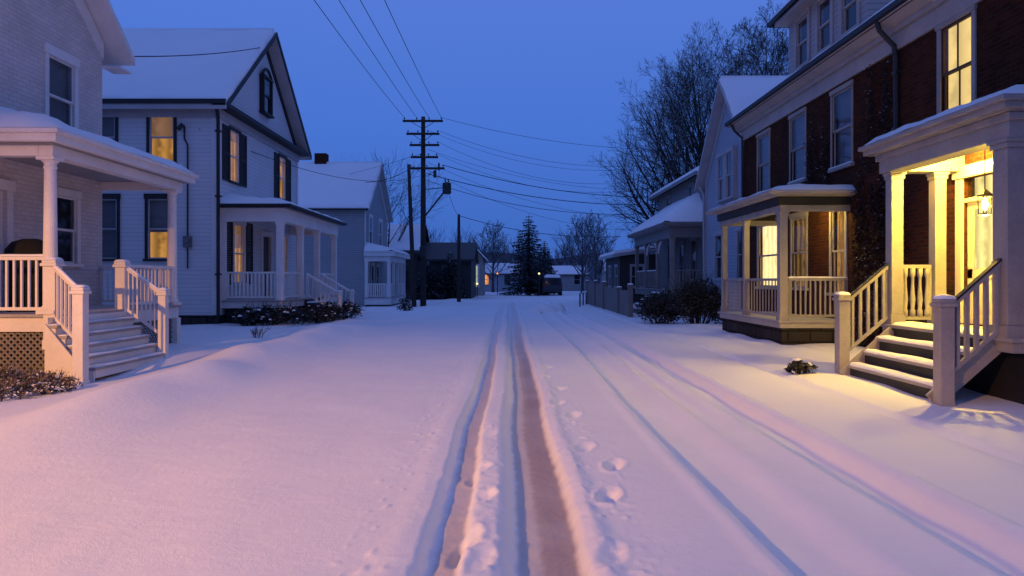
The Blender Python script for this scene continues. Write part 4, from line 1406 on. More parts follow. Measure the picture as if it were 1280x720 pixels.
railing(h, (XW - PX + .12, 12.26, ZF), (7.2, 12.26, ZF), .98, .10, .135, M['white_shaded'], .075, turned=True)
railing(h, (XW - PX + .16, 9.36, ZF), (XW - .03, 9.36, ZF), .98, .10, .135, M['white_shaded'], .075, turned=True)
# steps
stairs(h, -1, XW - PX - .13, 5.72, 9.62, 12.1, ZF, .0, 4, M['white_shaded_dusted'], M['dark_trim'], .045, skirt=False)
for y in (9.4, 12.26):
    newel(h, 5.69, y, -.12, 1.40, .18, M['white_shaded'])
railing(h, (6.46, 12.26, ZF - .04), (5.80, 12.26, .30), 1.02, .16, .12, M['white_shaded'], .045, 'stair_railing', cap=M['dark_trim'])
railing(h, (6.44, 9.42, ZF - .04), (5.80, 9.4, .30), 1.02, .16, .12, M['white_shaded'], .05, 'stair_railing', cap=M['dark_trim'])
mb = MB()
for y in (9.55, 12.06):
    mb.beam((6.46, y, ZF - .12), (5.62, y, .04), .05, .22)
mb.build_each('stair_stringer', M['white_shaded'], h)
mb = MB(); mb.box(XW - 1.0, XW - .03, 9.3, 12.3, -.1, .70); mb.build('porch_base', M['dark_trim'], h)  # black block in the open void, paints the shade under the floor
# hanging lantern by the door
mb = MB()
lx, ly, lz = 7.1, 10.72, 2.78
mb.tube([(lx, ly, 3.79), (lx, ly, lz + .2)], .008, 6)
mb.lathe(lx, ly, [(.02, lz + .22), (.10, lz + .14), (.11, lz + .12)], 8)
mb.lathe(lx, ly, [(.085, lz - .16), (.085, lz - .14), (.03, lz - .18)], 8)
for j in range(4):
    a_ = .785 + j * 1.571
    mb.tube([(lx + math.cos(a_) * .09, ly + math.sin(a_) * .09, lz + .13), (lx + math.cos(a_) * .08, ly + math.sin(a_) * .08, lz - .15)], .007, 5)
ln_ = mb.build('porch_lantern', M['metal_dark'], h)
mb = MB(); mb.lathe(lx, ly, [(.01, lz - .10), (.035, lz - .06), (.045, lz), (.03, lz + .06), (.01, lz + .09)], 10); mb.build('bulb', M['bulb'], ln_, smooth=True)
mb = MB(); mb.lathe(7.15, 11.5, [(.13, 3.797), (.13, 3.78), (.09, 3.77)], 14); mb.build('added_ceiling_lamp', M['bulb_dim'], h)  # added fixture hidden by the beam, for yellow light on the snow
# far porch
ZF2 = .74
PX2 = XW - 6.2
porch_deck(h, F, 16.15, 20.75, PX2 + .1, ZF2, M['grey_wood'], M['trim_cream'], .12)
mb = MB()
for u0, u1, n0, n1 in ((16.2, 20.7, PX2 - .12, PX2 + .04), (16.2, 16.36, .06, PX2 - .122), (20.54, 20.7, .06, PX2 - .122)):
    mb.bx(F, u0, u1, n0, n1, -.2, .567)
mb.build('porch_base', M['stone'], h)
porch_roof(h, F, 15.95, 20.95, PX2 + .38, 3.64, .14, .10, M['trim_cream'], ceil=M['cream'], snow_t=.10, hip=.8, nseg=30)
mb = MB()
mb.bx(F, 16.1, 20.8, PX2 - .16, PX2 + .16, 3.34, 3.518); mb.bx(F, 16.1, 16.3, .004, PX2 - .162, 3.34, 3.518); mb.bx(F, 20.6, 20.8, .004, PX2 - .162, 3.34, 3.518)
mb.build('porch_frieze', M['dark_trim'], h)
mb = MB()
mb.bx(F, 16.18, 20.72, PX2 - .1, PX2 + .09, 3.20, 3.338); mb.bx(F, 16.18, 16.34, .004, PX2 - .102, 3.20, 3.338); mb.bx(F, 20.56, 20.72, .004, PX2 - .102, 3.20, 3.338)
mb.build('porch_beam', M['white_shaded'], h, bevel=.008)
for y in (16.27, 18.75, 20.63):
    column(h, 6.2, y, ZF2, 3.20, .14 if y > 17 else .18, M['white_shaded'], False)
railing(h, (6.33, 16.27, ZF2), (XW - .03, 16.27, ZF2), .92, .10, .11, M['white_shaded'], .034, snowy=True)
railing(h, (6.2, 16.40, ZF2), (6.2, 18.63, ZF2), .92, .10, .20, M['white_shaded'], .034, bd=.018)
railing(h, (6.2, 18.87, ZF2), (6.2, 20.5, ZF2), .92, .10, .20, M['white_shaded'], .034, bd=.018)
mb = MB(); mb.tube([(6.9, 17.1, 3.505), (6.9, 17.1, 3.49)], [.12, .12], 14); mb.lathe(6.9, 17.1, [(.10, 3.49), (.09, 3.46), (.04, 3.44)], 14)
mb.build('added_ceiling_lamp', M['bulb_dim'], h)  # added fixture, out of sight behind the beam, brightens the far porch
# downspout
mb = MB()
mb.tube([F(14.15, .46, 6.74), F(14.15, .40, 6.55), F(14.15, .12, 6.25), F(14.15, .075, 6.0), F(14.15, .075, 3.9), F(14.15, .075, .5)], .05, 8)
for z in (4.6, 5.7): mb.bx(F, 14.07, 14.23, .004, .13, z, z + .05)
mb.build('downspout', M['metal_dark'], h)
mb = MB()
mb.tube([F(23.4, .46, 6.74), F(23.4, .34, 6.5), F(23.4, .08, 6.25), F(23.4, .07, .5)], .045, 8)
mb.build('downspout', M['metal_dark'], h)
# dormer
DX = XW - .05
DF = FR(DX)
DY0, DY1 = 15.3, 19.6
do = [(18.35, 19.05, 7.22, 8.45), (17.05, 17.75, 7.22, 8.45), (15.75, 16.45, 7.22, 8.45)]
mb = MB()
wall(mb, DF, DY0, DY1, 6.85, 8.7, do, .14)
for y in (DY0, DY1):
    mb.add([(DX, y, 6.85), (DX, y, 8.7), (DX + 3.0, y, 8.7)], [(0, 1, 2)])
dm = mb.build('dormer', M['clap_tan'], h)
for o_ in do:
    window(dm if False else h, DF, o_, M['trim_cream'], M['dark_room'], 'room', casing=.14, head=.12)
mb = MB()
slab(mb, DF(DY0 - .42, .45, 8.78), DF(DY1 + .42, .45, 8.78), DF(DY1 - 1.1, -2.4, 10.1), DF(DY0 + 1.1, -2.4, 10.1), .12)
slab(mb, DF(DY0 - .42, .449, 8.78), DF(DY0 - .42, -3.3, 8.78), DF(DY0 + 1.0, -3.3, 10.1), DF(DY0 + 1.1, -2.4, 10.1), .12)
slab(mb, DF(DY1 + .42, .449, 8.78), DF(DY1 + .42, -3.3, 8.78), DF(DY1 - 1.0, -3.3, 10.1), DF(DY1 - 1.1, -2.4, 10.1), .12)
dr_ = mb.build('dormer_roof', M['dark_trim'], h)
mb = MB(); snow_patch(mb, DF(DY0 - .4, .43, 8.79), DF(DY1 + .4, .43, 8.79), DF(DY1 - 1.1, -2.38, 10.1), DF(DY0 + 1.1, -2.38, 10.1), .1, 20, 8, .02, .15); mb.build('roof_snow', M['snow'], dr_, smooth=True)
mb = MB(); mb.bx(DF, DY0 - .1, DY1 + .1, .004, .36, 8.56, 8.66); mb.build('dormer_cornice', M['trim_cream'], h)

# vines on the brick
def vine(label, u0, u1, z0, z1, n, seed, dens, snowy):
    rnd = random.Random(seed)
    t = thing('climbing_vine', F((u0 + u1) / 2, .05, 0), label, 'vine')
    sb, lb, wb = MB(), MB(), MB()
    for i in range(n):
        u = rnd.uniform(u0, u1); z = z0
        pts = [F(u, .03, z)]
        zt = rnd.uniform(z0 + (z1 - z0) * .4, z1)
        while z < zt:
            z += rnd.uniform(.08, .16); u += rnd.uniform(-.09, .09)
            u = min(max(u, u0), u1)
            nn = rnd.uniform(.02, .07)
            pts.append(F(u, nn, z))
            for _ in range(dens):
                c = Vector(F(u + rnd.uniform(-.12, .12), rnd.uniform(.03, .14), z + rnd.uniform(-.06, .06)))
                a = Vector((rnd.uniform(-.6, .6), rnd.uniform(-1, 1), rnd.uniform(-1, .3))).normalized(); b = a.orthogonal().normalized()
                s = rnd.uniform(.02, .05)
                if rnd.random() < snowy:
                    wb.quad(c - a * s * .6, c + b * s * .3, c + a * s * .6, c - b * s * .3)
                else:
                    lb.quad(c - a * s, c + b * s * .6, c + a * s, c - b * s * .6)
        sb.tube(pts, .008, 4, False)
    sb.build('stem', M['twig_dark'], t)
    lb.build('foliage', M['leaf_ivy'], t)
    if wb.f: wb.build('snow_flecks', M['twig'], t)
vine('dark withered vine covering the brick corner between the two porches', 13.9, 15.9, .2, 3.9, 46, 5, 6, .06)
vine('thin snow flecked vine on upper brick between window and downspout', 14.35, 15.5, 3.9, 6.1, 13, 8, 4, .22)
vine('sparse vine stems on upper brick between the second and third windows', 17.3, 18.4, 3.9, 5.9, 10, 9, 3, .18)

# ------------------------------------------------------------------ house F: blue-grey gabled, right, second
h = thing('clapboard_house', (12.5, 28.4, 0), 'blue grey house with steep snowy gable, next to the red brick house', 'house')
XW = 8.7; F = FR(XW); Y0, Y1, YC = 25.1, 31.7, 28.4
fo = [(27.45, 28.25, 4.85, 6.6), (28.55, 29.35, 4.85, 6.6), (26.4, 27.3, 1.7, 3.5), (29.3, 30.2, 1.7, 3.5)]
mb = MB()
wall(mb, F, Y0, Y1, 0, 5.9, [o for o in fo if o[2] < 4])
mb.add([F(Y0, 0, 5.9), F(Y1, 0, 5.9), F(YC, 0, 9.3)], [(0, 1, 2)])
mb.quad((18, Y0, 0), (XW, Y0, 0), (XW, Y0, 5.9), (18, Y0, 5.9)); mb.quad((18, Y1, 0), (XW, Y1, 0), (XW, Y1, 5.9), (18, Y1, 5.9)); mb.quad((18, Y0, 0), (18, Y1, 0), (18, Y1, 5.9), (18, Y0, 5.9))
mb.build('wall', M['clap_blue'], h)
gable_roof(h, -1, XW, 18.3, YC, 3.3, 9.55, 1.04, .4, .16, M['grey_trim'], nu=18)
rake_boards(h, -1, XW, YC, 3.3, 9.55, 1.04, .4, .28, M['grey_trim'])
for o_ in fo[:2]: window(h, F, o_, M['grey_trim'], M['blind'], 'blind', casing=.11, head=.16, flat=True)
for o_ in fo[2:]: window(h, F, o_, M['grey_trim'], M['dark_room'], 'room', casing=.11, head=.16)
mb = MB()
for u in (Y0 + .001, Y1 - .2): mb.bx(F, u, u + .2, .003, .04, 0, 5.7)
mb.build_each('corner_board', M['grey_trim'], h)
mb = MB(); mb.tube([F(Y1 - .05, .3, 5.75), F(Y1 - .05, .1, 5.4), F(Y1 - .05, .08, .2)], .05, 8); mb.build('downspout', M['grey_trim'], h)

# ------------------------------------------------------------------ house G: hipped porch, right, third
h = thing('clapboard_house', (12, 38, 0), 'tan house with broad hipped snowy porch roof beyond the dark bush on the right', 'house')
XW = 9.1; F = FR(XW); Y0, Y1 = 33.6, 43.5
lo = [(34.8, 35.7, 1.7, 3.6), (37.2, 38.1, 1.2, 3.5), (40, 40.9, 1.7, 3.6)]
up_ = [(35.2, 36.1, 4.9, 6.3), (40.4, 41.3, 4.9, 6.3)]
mb = MB()
wall(mb, F, Y0, Y1, 0, 6.7, lo + up_)
G = FN(Y0)
wall(mb, G, XW, 18, 0, 6.7, [])
mb.quad((18, Y0, 0), (18, Y1, 0), (18, Y1, 6.7), (18, Y0, 6.7)); mb.quad((18, Y1, 0), (XW, Y1, 0), (XW, Y1, 6.7), (18, Y1, 6.7))
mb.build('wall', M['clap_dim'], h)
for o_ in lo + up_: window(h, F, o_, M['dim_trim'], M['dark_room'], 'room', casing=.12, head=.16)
mb = MB()
A, B_, C_, D_ = F(Y0 - .5, .5, 6.65), F(Y1 + .5, .5, 6.65), F(Y1 + .5, -9.4, 6.65), F(Y0 - .5, -9.4, 6.65)
e1, e2 = F(Y0 + 3.2, -4.4, 9.4), F(Y1 - 3.2, -4.4, 9.4)
slab(mb, A, B_, e2, e1, .16); slab(mb, D_, C_, e2, e1, .159)
slab(mb, A, D_, e1, e1, .161); slab(mb, B_, C_, e2, e2, .162)
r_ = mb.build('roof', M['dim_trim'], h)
mb = MB()
up3 = lambda p: (p[0], p[1], p[2] + .01)
snow_patch(mb, up3(A), up3(B_), up3(e2), up3(e1), .14, 16, 8, .03, .2)
snow_patch(mb, up3(A), up3(D_), up3((e1[0] + .01, e1[1], e1[2])), up3(e1), .14, 14, 8, .03, .2)
mb.build('roof_snow', M['snow'], r_, smooth=True)
ZF3 = 1.2
PX3 = XW - 7.45
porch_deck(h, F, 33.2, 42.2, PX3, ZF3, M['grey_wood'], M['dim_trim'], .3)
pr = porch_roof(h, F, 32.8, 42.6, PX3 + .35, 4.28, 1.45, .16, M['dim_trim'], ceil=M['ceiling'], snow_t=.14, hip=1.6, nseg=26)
mb = MB()
mb.bx(F, 33.0, 42.3, PX3 - .2, PX3 + .02, 3.6, 4.118); mb.bx(F, 33.0, 33.2, .004, PX3 - .202, 3.6, 4.118)
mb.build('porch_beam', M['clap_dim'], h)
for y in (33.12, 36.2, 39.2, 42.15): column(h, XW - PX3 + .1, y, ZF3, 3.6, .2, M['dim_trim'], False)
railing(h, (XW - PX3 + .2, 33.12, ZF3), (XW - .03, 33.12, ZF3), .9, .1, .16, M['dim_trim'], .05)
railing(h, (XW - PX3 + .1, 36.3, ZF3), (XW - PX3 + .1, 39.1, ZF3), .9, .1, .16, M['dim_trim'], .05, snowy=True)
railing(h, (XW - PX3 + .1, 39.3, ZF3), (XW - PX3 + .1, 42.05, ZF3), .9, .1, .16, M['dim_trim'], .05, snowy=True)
stairs(h, -1, XW - PX3 - .06, XW - PX3 - 1.35, 33.5, 36.0, ZF3, .1, 6, M['grey_wood'], M['dim_trim'], .06)
mb = MB(); mb.box(7.6, XW - .1, 33.3, 42.1, -.1, .85); mb.build('porch_base', M['stone'], h)
mb = MB()                                                   # snow clinging to the fretwork
for y in (36.2, 39.2):
    for k in (-1, 1):
        mb = MB(); mb.tube([(XW - PX3 + .1, y + k * .1, 3.0), (XW - PX3 + .1, y + k * .35, 3.35), (XW - PX3 + .1, y + k * .8, 3.55)], [.05, .07, .05], 6)
        mb.build('porch_bracket', M['white_dusted'], h)

h = thing('dark_house', (8, 52, 0), 'small dark brown house with snow on a low roof, just beyond the board fence', 'house')
mb = MB(); G = FN(49); F = FR(7.6)
wall(mb, G, 7.6, 15, -.1, 3.4, [(8.4, 9.2, 1.2, 2.6)]); wall(mb, F, 49, 56, -.1, 3.4, [(50, 51, 1.2, 2.6), (53, 54, 1.2, 2.6)])
mb.quad((15, 49, 0), (15, 56, 0), (15, 56, 3.4), (15, 49, 3.4)); mb.quad((7.6, 56, 0), (15, 56, 0), (15, 56, 3.4), (7.6, 56, 3.4))
mb.build('wall', M['clap_dark'], h)
window(h, G, (8.4, 9.2, 1.2, 2.6), M['grey_trim'], M['dark_room'], 'room')
for o_ in ((50, 51, 1.2, 2.6), (53, 54, 1.2, 2.6)): window(h, F, o_, M['grey_trim'], M['dark_room'], 'room')
mb = MB(); slab(mb, (7.1, 48.5, 3.4), (7.1, 56.5, 3.4), (15.5, 56.5, 4.6), (15.5, 48.5, 4.6), .2); r_ = mb.build('roof', M['grey_trim'], h)
mb = MB(); snow_patch(mb, (7.15, 48.5, 3.41), (7.15, 56.5, 3.41), (15.5, 56.5, 4.6), (15.5, 48.5, 4.6), .2, 14, 14, .05, .25); mb.build('roof_snow', M['snow'], r_, smooth=True)

# ------------------------------------------------------------------ fence on the right
t = thing('board_fence', (5.3, 31, 0), 'weathered grey board fence with taller posts beside the street on the right', 'fence')
for i, (y0, y1, hh) in enumerate(((31.2, 33.9, 1.12), (34.4, 39.2, 1.2), (39.6, 47.5, 1.35))):
    mb = MB()
    n = int((y1 - y0) / .16)
    for k in range(n):
        y = y0 + (y1 - y0) * k / n
        z = gh(5.25, y)
        mb.box(5.24, 5.27, y + .004, y + (y1 - y0) / n - .008, z - .1, z + hh + .03 * random.random())
    mb.box(5.275, 5.33, y0, y1, .25, .33); mb.box(5.275, 5.33, y0, y1, hh - .25, hh - .17)
    mb.build('fence_panel', M['fence'], t)
for y, hh in ((31.0, 1.45), (34.15, 1.3), (39.4, 1.55), (43.3, 1.6), (47.7, 1.6)):
    newel(t, 5.27, y, -.1, hh, .2, M['fence'], name='fence_post')

# blue stake posts near the fence end
for i, (x, y) in enumerate(((4.35, 43.5), (4.75, 45.5), (5.1, 47))):
    o = None
    if i == 0:
        st0 = thing('marker_post', (x, y, gh(x, y)), 'short slim grey post standing in the snow left of the board fence', 'post', 'marker posts by the fence')
        mb = MB(); mb.tube([(x, y, -.2), (x, y, .85)], .055, 8); mb.build('shaft', M['metal_grey'], st0)
        mb = MB(); snow_blob(mb, (x, y, .86), .08, .09, random.Random(1)); mb.build('snow_cap', M['snow'], st0, smooth=True)
    else:
        c = st0.copy(); link(c); c.location = (x, y, gh(x, y))
        for ch in list(st0.children):
            k = ch.copy(); link(k); k.parent = c

# ------------------------------------------------------------------ utility poles and wires
def upole(x, y, top, label, r=.15, lean=0.0):
    z = gh(x, y)
    t = thing('utility_pole', (x, y, z), label, 'utility pole')
    mb = MB(); mb.tube([(x, y, z - .2), (x + lean * .5, y, top * .5), (x + lean, y, top)], [r * 1.15, r, r * .75], 12)
    mb.build('pole', M['pole'], t, smooth=True)
    return t

def crossarm(t, x, y, z, w, ins=4):
    mb = MB()
    mb.box(x - w / 2, x + w / 2, y - .24, y - .12, z - .065, z + .065)
    mb.beam((x - w * .28, y - .18, z - .06), (x, y - .16, z - .5), .03, .03) if w > 2 else None
    mb.beam((x + w * .28, y - .18, z - .06), (x, y - .16, z - .5), .03, .03) if w > 2 else None
    a = mb.build('crossarm', M['pole'], t)
    pts = []
    for i in range(ins):
        u = x - w / 2 + .1 + (w - .2) * i / (ins - 1)
        q = MB(); q.lathe(u, y - .18, [(.015, z + .065), (.015, z + .12), (.05, z + .13), (.035, z + .17), (.05, z + .18), (.02, z + .22)], 8)
        q.build('insulator', M['metal_dark'], a)
        pts.append((u, y - .18, z + .21))
    return pts

def wire(p, q, sag, r, label, group, n=28, name='power_line'):
    p, q = Vector(p), Vector(q)
    pts = []
    for i in range(n + 1):
        t = i / n
        v = p.lerp(q, t); v.z -= sag * 4 * t * (1 - t)
        pts.append(v)
    mb = MB(); mb.tube(pts, r, 5, False)
    o = mb.build(name, M['wire'], None, smooth=True, origin=p)
    return tag(o, label, 'wire', group)

PXp, PYp = -5.3, 45.0
t = upole(PXp, PYp, 11.85, 'tall wooden utility pole carrying five crossarms, on the left side of the street', .17)
A1 = crossarm(t, PXp, PYp, 11.55, 2.5)
A2 = crossarm(t, PXp, PYp, 10.75, 2.05)
A3 = crossarm(t, PXp + .1, PYp, 10.05, 1.85)
A4 = crossarm(t, PXp + .1, PYp, 9.3, 1.7)
A5 = crossarm(t, PXp + .25, PYp, 8.6, 2.2, 3)
mb = MB(); mb.lathe(PXp + .75, PYp - .18, [(.02, 8.5), (.10, 8.45), (.10, 8.05), (.02, 8.0)], 12); mb.lathe(PXp + 1.0, PYp - .18, [(.02, 8.95), (.06, 8.9), (.06, 8.5), (.02, 8.45)], 10)
mb.build('cutout_switch', M['metal_dark'], t)
mb = MB(); mb.lathe(PXp + .02, PYp - .42, [(.05, 3.75), (.2, 3.7), (.2, 3.15), (.06, 3.1)], 14); mb.box(PXp - .1, PXp + .1, PYp - .3, PYp - .1, 3.2, 3.6)
mb.build('cable_box', M['metal_dark'], t)
mb = MB()
mb.beam((PXp + .1, PYp - .1, 5.6), (PXp + 1.35, PYp - .25, 7.15), .09, .09); mb.beam((PXp + .1, PYp - .1, 7.3), (PXp + 1.4, PYp - .25, 7.4), .05, .05)
br = mb.build('bracket_arm', M['metal_dark'], t)
mb = MB(); cx, cy, cz = PXp + 1.5, PYp - .28, 7.35
mb.tube([(cx, cy, cz - .36), (cx, cy, cz - .32), (cx, cy, cz + .3), (cx, cy, cz + .36)], [.2, .27, .27, .16], 18)
mb.tube([(cx - .1, cy, cz + .36), (cx - .1, cy, cz + .55)], .04, 8); mb.tube([(cx + .1, cy, cz + .36), (cx + .1, cy, cz + .55)], .04, 8)
mb.build('transformer', M['metal_dark'], br, smooth=False)
t2 = upole(-5.75, 44.2, 8.75, 'slimmer leaning support pole left of the tall crossarm pole', .13, -.35)
t3 = upole(-3.55, 52.0, 6.4, 'short dark pole at the street end, in front of the dark building', .13)
t4 = upole(12.3, 49.5, 10.8, 'far utility pole standing among the branches of the large bare tree', .13)
B1 = [(12.3, 49.3, 10.6), (12.3, 49.3, 9.9), (12.3, 49.3, 9.2)]
mb = MB(); mb.lathe(12.3, 49.3, [(.05, 9.0), (.05, 10.7)], 6); mb.build('insulator_rack', M['metal_dark'], t4)
t5 = thing('utility_pole', (-5.3, -16.0, 0), 'wooden utility pole behind the viewer', 'utility pole')
mb = MB(); mb.tube([(-5.3, -16, -.2), (-5.3, -16, 6), (-5.3, -16, 12)], [.19, .17, .13], 12); mb.build('pole', M['pole'], t5, smooth=True)
T1 = crossarm(t5, -5.3, -16, 11.6, 2.5)
lab = 'thin black wire coming overhead from the top of the tall crossarm pole towards the viewer'
grp = 'overhead street wires'
for i in range(4):
    wire(A1[i], T1[i], .8 if i % 2 else .9, .013, lab, grp, 40)
lab2 = 'faint wire crossing the sky from the crossarm pole to the large bare tree'
grp2 = 'wires crossing the street'
wire(A1[3], B1[0], .6, .012, lab2, grp2); wire(A2[3], B1[1], 1.2, .010, lab2, grp2); wire(A3[3], B1[2], 1.7, .010, lab2, grp2)
wire(A4[3], (12.3, 49.3, 8.6), 1.6, .009, lab2, grp2)
wire(A5[2], (12.3, 49.3, 7.4), .7, .022, 'upper of two thick cables sagging from the pole to the bare tree', 'thick street cables')
wire((PXp + .2, PYp - .1, 8.3), (12.3, 49.3, 6.9), .75, .024, 'lower of two thick cables sagging from the pole to the bare tree', 'thick street cables')
wire((PXp + .15, PYp - .1, 7.9), (9, 40, 5.4), .8, .016, 'cable slanting down from the pole to the tan house on the right', 'service cables')
wire((-3.55, 52, 6.3), (7.7, 49, 4.6), .5, .02, 'low cable from the short pole across to the small dark house', 'service cables')
wire((PXp + 1.5, PYp - .28, 7.6), (-3.55, 52, 6.3), .35, .014, 'short cable from the transformer to the short dark pole', 'service cables')
wire((PXp - .5, PYp - .18, 8.75), (-9.1, 46.0, 7.9), .25, .02, 'cable from the crossarm pole to the grey house gable', 'service cables')
wire((PXp, PYp - .1, 8.2), (-9.5, 22.15, 6.3), .9, .012, 'service wire from the crossarm pole back to the white house', 'service cables')
wire((-9.0, 16.9, 6.9), (-8.55, 26.2, 10.2), .12, .014, 'short service wire running between the eaves of the two nearest left houses', 'service cables')
for i, (z0, z1, sg) in enumerate(((11.0, 9.9, 1.5), (9.8, 8.0, 1.0), (9.0, 6.0, 1.2), (8.5, 5.2, 1.4))):
    wire((PXp + .3, PYp - .1, z0), (12.3, 49.3, z1), sg, .009, lab2, grp2)
wire((PXp - .2, PYp - .1, 9.5), (-30, 60, 9.6), 1.2, .01, 'thin wire leaving the crossarm pole to the left over the grey house roof', 'service cables')

# ------------------------------------------------------------------ trees
crown_tree(12.6, 47.0, 14.4, 8.0, 'large spreading bare tree with snowy branches behind the right houses', 21, .34, .13, 50, None, .009, (11, 8, 6))
crown_tree(17.0, 47.5, 18.2, 5.8, 'bare tree rising behind the roof ridge right of the largest tree', 33, .30, .3, 32, None, .011, (10, 8, 6))
bare_tree(-10.6, 63, 10.5, 'small bare tree behind the grey house gable on the left', 12, .16, (6, 6, 5, 5), limbs=6, fork=.35, up=.05, minr=.012)
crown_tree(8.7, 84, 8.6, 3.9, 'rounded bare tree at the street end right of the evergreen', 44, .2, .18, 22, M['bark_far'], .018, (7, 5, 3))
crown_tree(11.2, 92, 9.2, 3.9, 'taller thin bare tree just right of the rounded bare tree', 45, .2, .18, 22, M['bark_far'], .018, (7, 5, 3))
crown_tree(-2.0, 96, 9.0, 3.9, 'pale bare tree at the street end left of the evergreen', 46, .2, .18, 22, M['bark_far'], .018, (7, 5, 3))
spruce(2.25, 78, 8.9, 3.3, 'tall dark spruce standing at the end of the street', 3)
spruce(-6.7, 60.5, 3.2, 1.9, 'low broad spruce in front of the dark building left of the short pole', 8)
spruce(-4.9, 61.0, 4.0, 1.6, 'dark spruce standing behind the short pole', 9)
spruce(4.35, 86, 6.4, 2.2, 'shorter dark spruce touching the tall spruce on its right', 4)
# far-off wood as one mass
rnd = random.Random(99)
wb = MB()
for i in range(46):
    x = -70 + 150 * (i + rnd.random()) / 46; y = rnd.uniform(112, 145)
    hh = rnd.uniform(5.5, 9.5)
    wb.tube([(x, y, -.2), (x, y, hh * .35)], [.2, .14], 5, False)
    for k in range(6):
        a = rnd.uniform(0, 6.28); tl = rnd.uniform(.2, .7)
        grow(wb, Vector((x, y, hh * .3)), Vector((math.cos(a) * tl, math.sin(a) * tl, 1)), hh * .55, .1, 1, rnd, .6, 3, .14, (0, 5, 5), sides=(5, 3, 3, 3), minr=.03)
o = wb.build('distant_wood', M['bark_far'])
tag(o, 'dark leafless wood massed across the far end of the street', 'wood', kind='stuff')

# shrubs
shrub(6.6, 25.2, 1.05, .85, 1.95, 'large dark round bush between the brick house and the tan porch', 2, M['leaf_dark'], 40, 5200, 0.0, .055)
shrub(5.65, 26.6, .8, .7, 1.6, 'smaller dark bush left of the large round bush by the steps', 3, M['leaf_dark'], 28, 3200, 0.0, .055)
lab = 'low dark shrub with patches of snow in front of the white house porch'
for i, (x, y, r_) in enumerate(((-6.75, 22.7, .7), (-6.4, 23.7, .72), (-7.3, 22.2, .6), (-6.2, 24.5, .6), (-5.6, 25.2, .55), (-7.9, 21.95, .5), (-5.9, 24.0, .5))):
    shrub(x, y, r_, r_, .72, lab, 30 + i, M['leaf_dark'], 20, 900, .7, .045, group='shrubs by the white house porch')
lab = 'low tangle of dry brown brush in front of the nearest left porch'
for i, (x, y, r_) in enumerate(((-7.35, 10.9, .5), (-7.9, 11.3, .55), (-7.15, 10.2, .5), (-7.8, 10.4, .6), (-8.5, 10.9, .6), (-6.75, 10.6, .4))):
    shrub(x, y, r_, r_, .33, lab, 50 + i, M['leaf_dry'], 40, 520, 0, .03, group='dry brush by the nearest porch', twig=M['twig'])
shrub(4.95, 12.25, .3, .22, .28, 'small dark leafy plant in the snow beside the right porch steps', 70, M['leaf_dark'], 12, 260, .2, .05, name='garden_plant')
shrub(-6.5, 18.6, .35, .25, .42, 'thin dry weeds poking through the snow in the left yard', 71, M['leaf_dry'], 9, 0, 0, .03, name='dry_weeds', twig=M['twig'])
shrub(-5.4, 37, .5, .5, .5, 'small snowy bush near the road before the grey house', 72, M['leaf_dark'], 14, 300, .9, .05)
shrub(-6.6, 46.5, .8, .5, .6, 'snow topped bush at the foot of the leaning pole', 73, M['leaf_dark'], 14, 300, .9, .05)

# heap of snow in the street
mb = MB()
rnd = random.Random(5)
def heap(mb, cx, cy, rx, ry, hh):
    b = len(mb.v); n = 30; rows = 9
    for i in range(rows):
        k = i / (rows - 1)
        for j in range(n):
            a = 6.283 * j / n
            rr = (1 - k) * (1 + .2 * mnoise.noise(Vector((math.cos(a) * 2, math.sin(a) * 2, 3))))
            x, y = cx + math.cos(a) * rx * rr, cy + math.sin(a) * ry * rr
            z = hh * (1 - (1 - k) ** 2.2) + .10 * mnoise.noise(Vector((x * 2.5, y * 2.5, 0))) * min(1, k * 3)
            mb.v.append((x, y, gh(cx, cy) - .06 + z))
    for i in range(rows - 1):
        for j in range(n):
            j2 = (j + 1) % n
            mb.f.append((b + i * n + j, b + i * n + j2, b + (i + 1) * n + j2, b + (i + 1) * n + j))
heap(mb, 2.05, 38.5, .95, .6, .50); heap(mb, 2.65, 38.7, .5, .5, .46); heap(mb, 1.5, 38.3, .5, .4, .34)
tag(mb.build('snow_heap', M['snow'], None, True, origin=(2, 38.5, 0)), 'low heap of shovelled snow lying in the street ahead', 'snow heap')

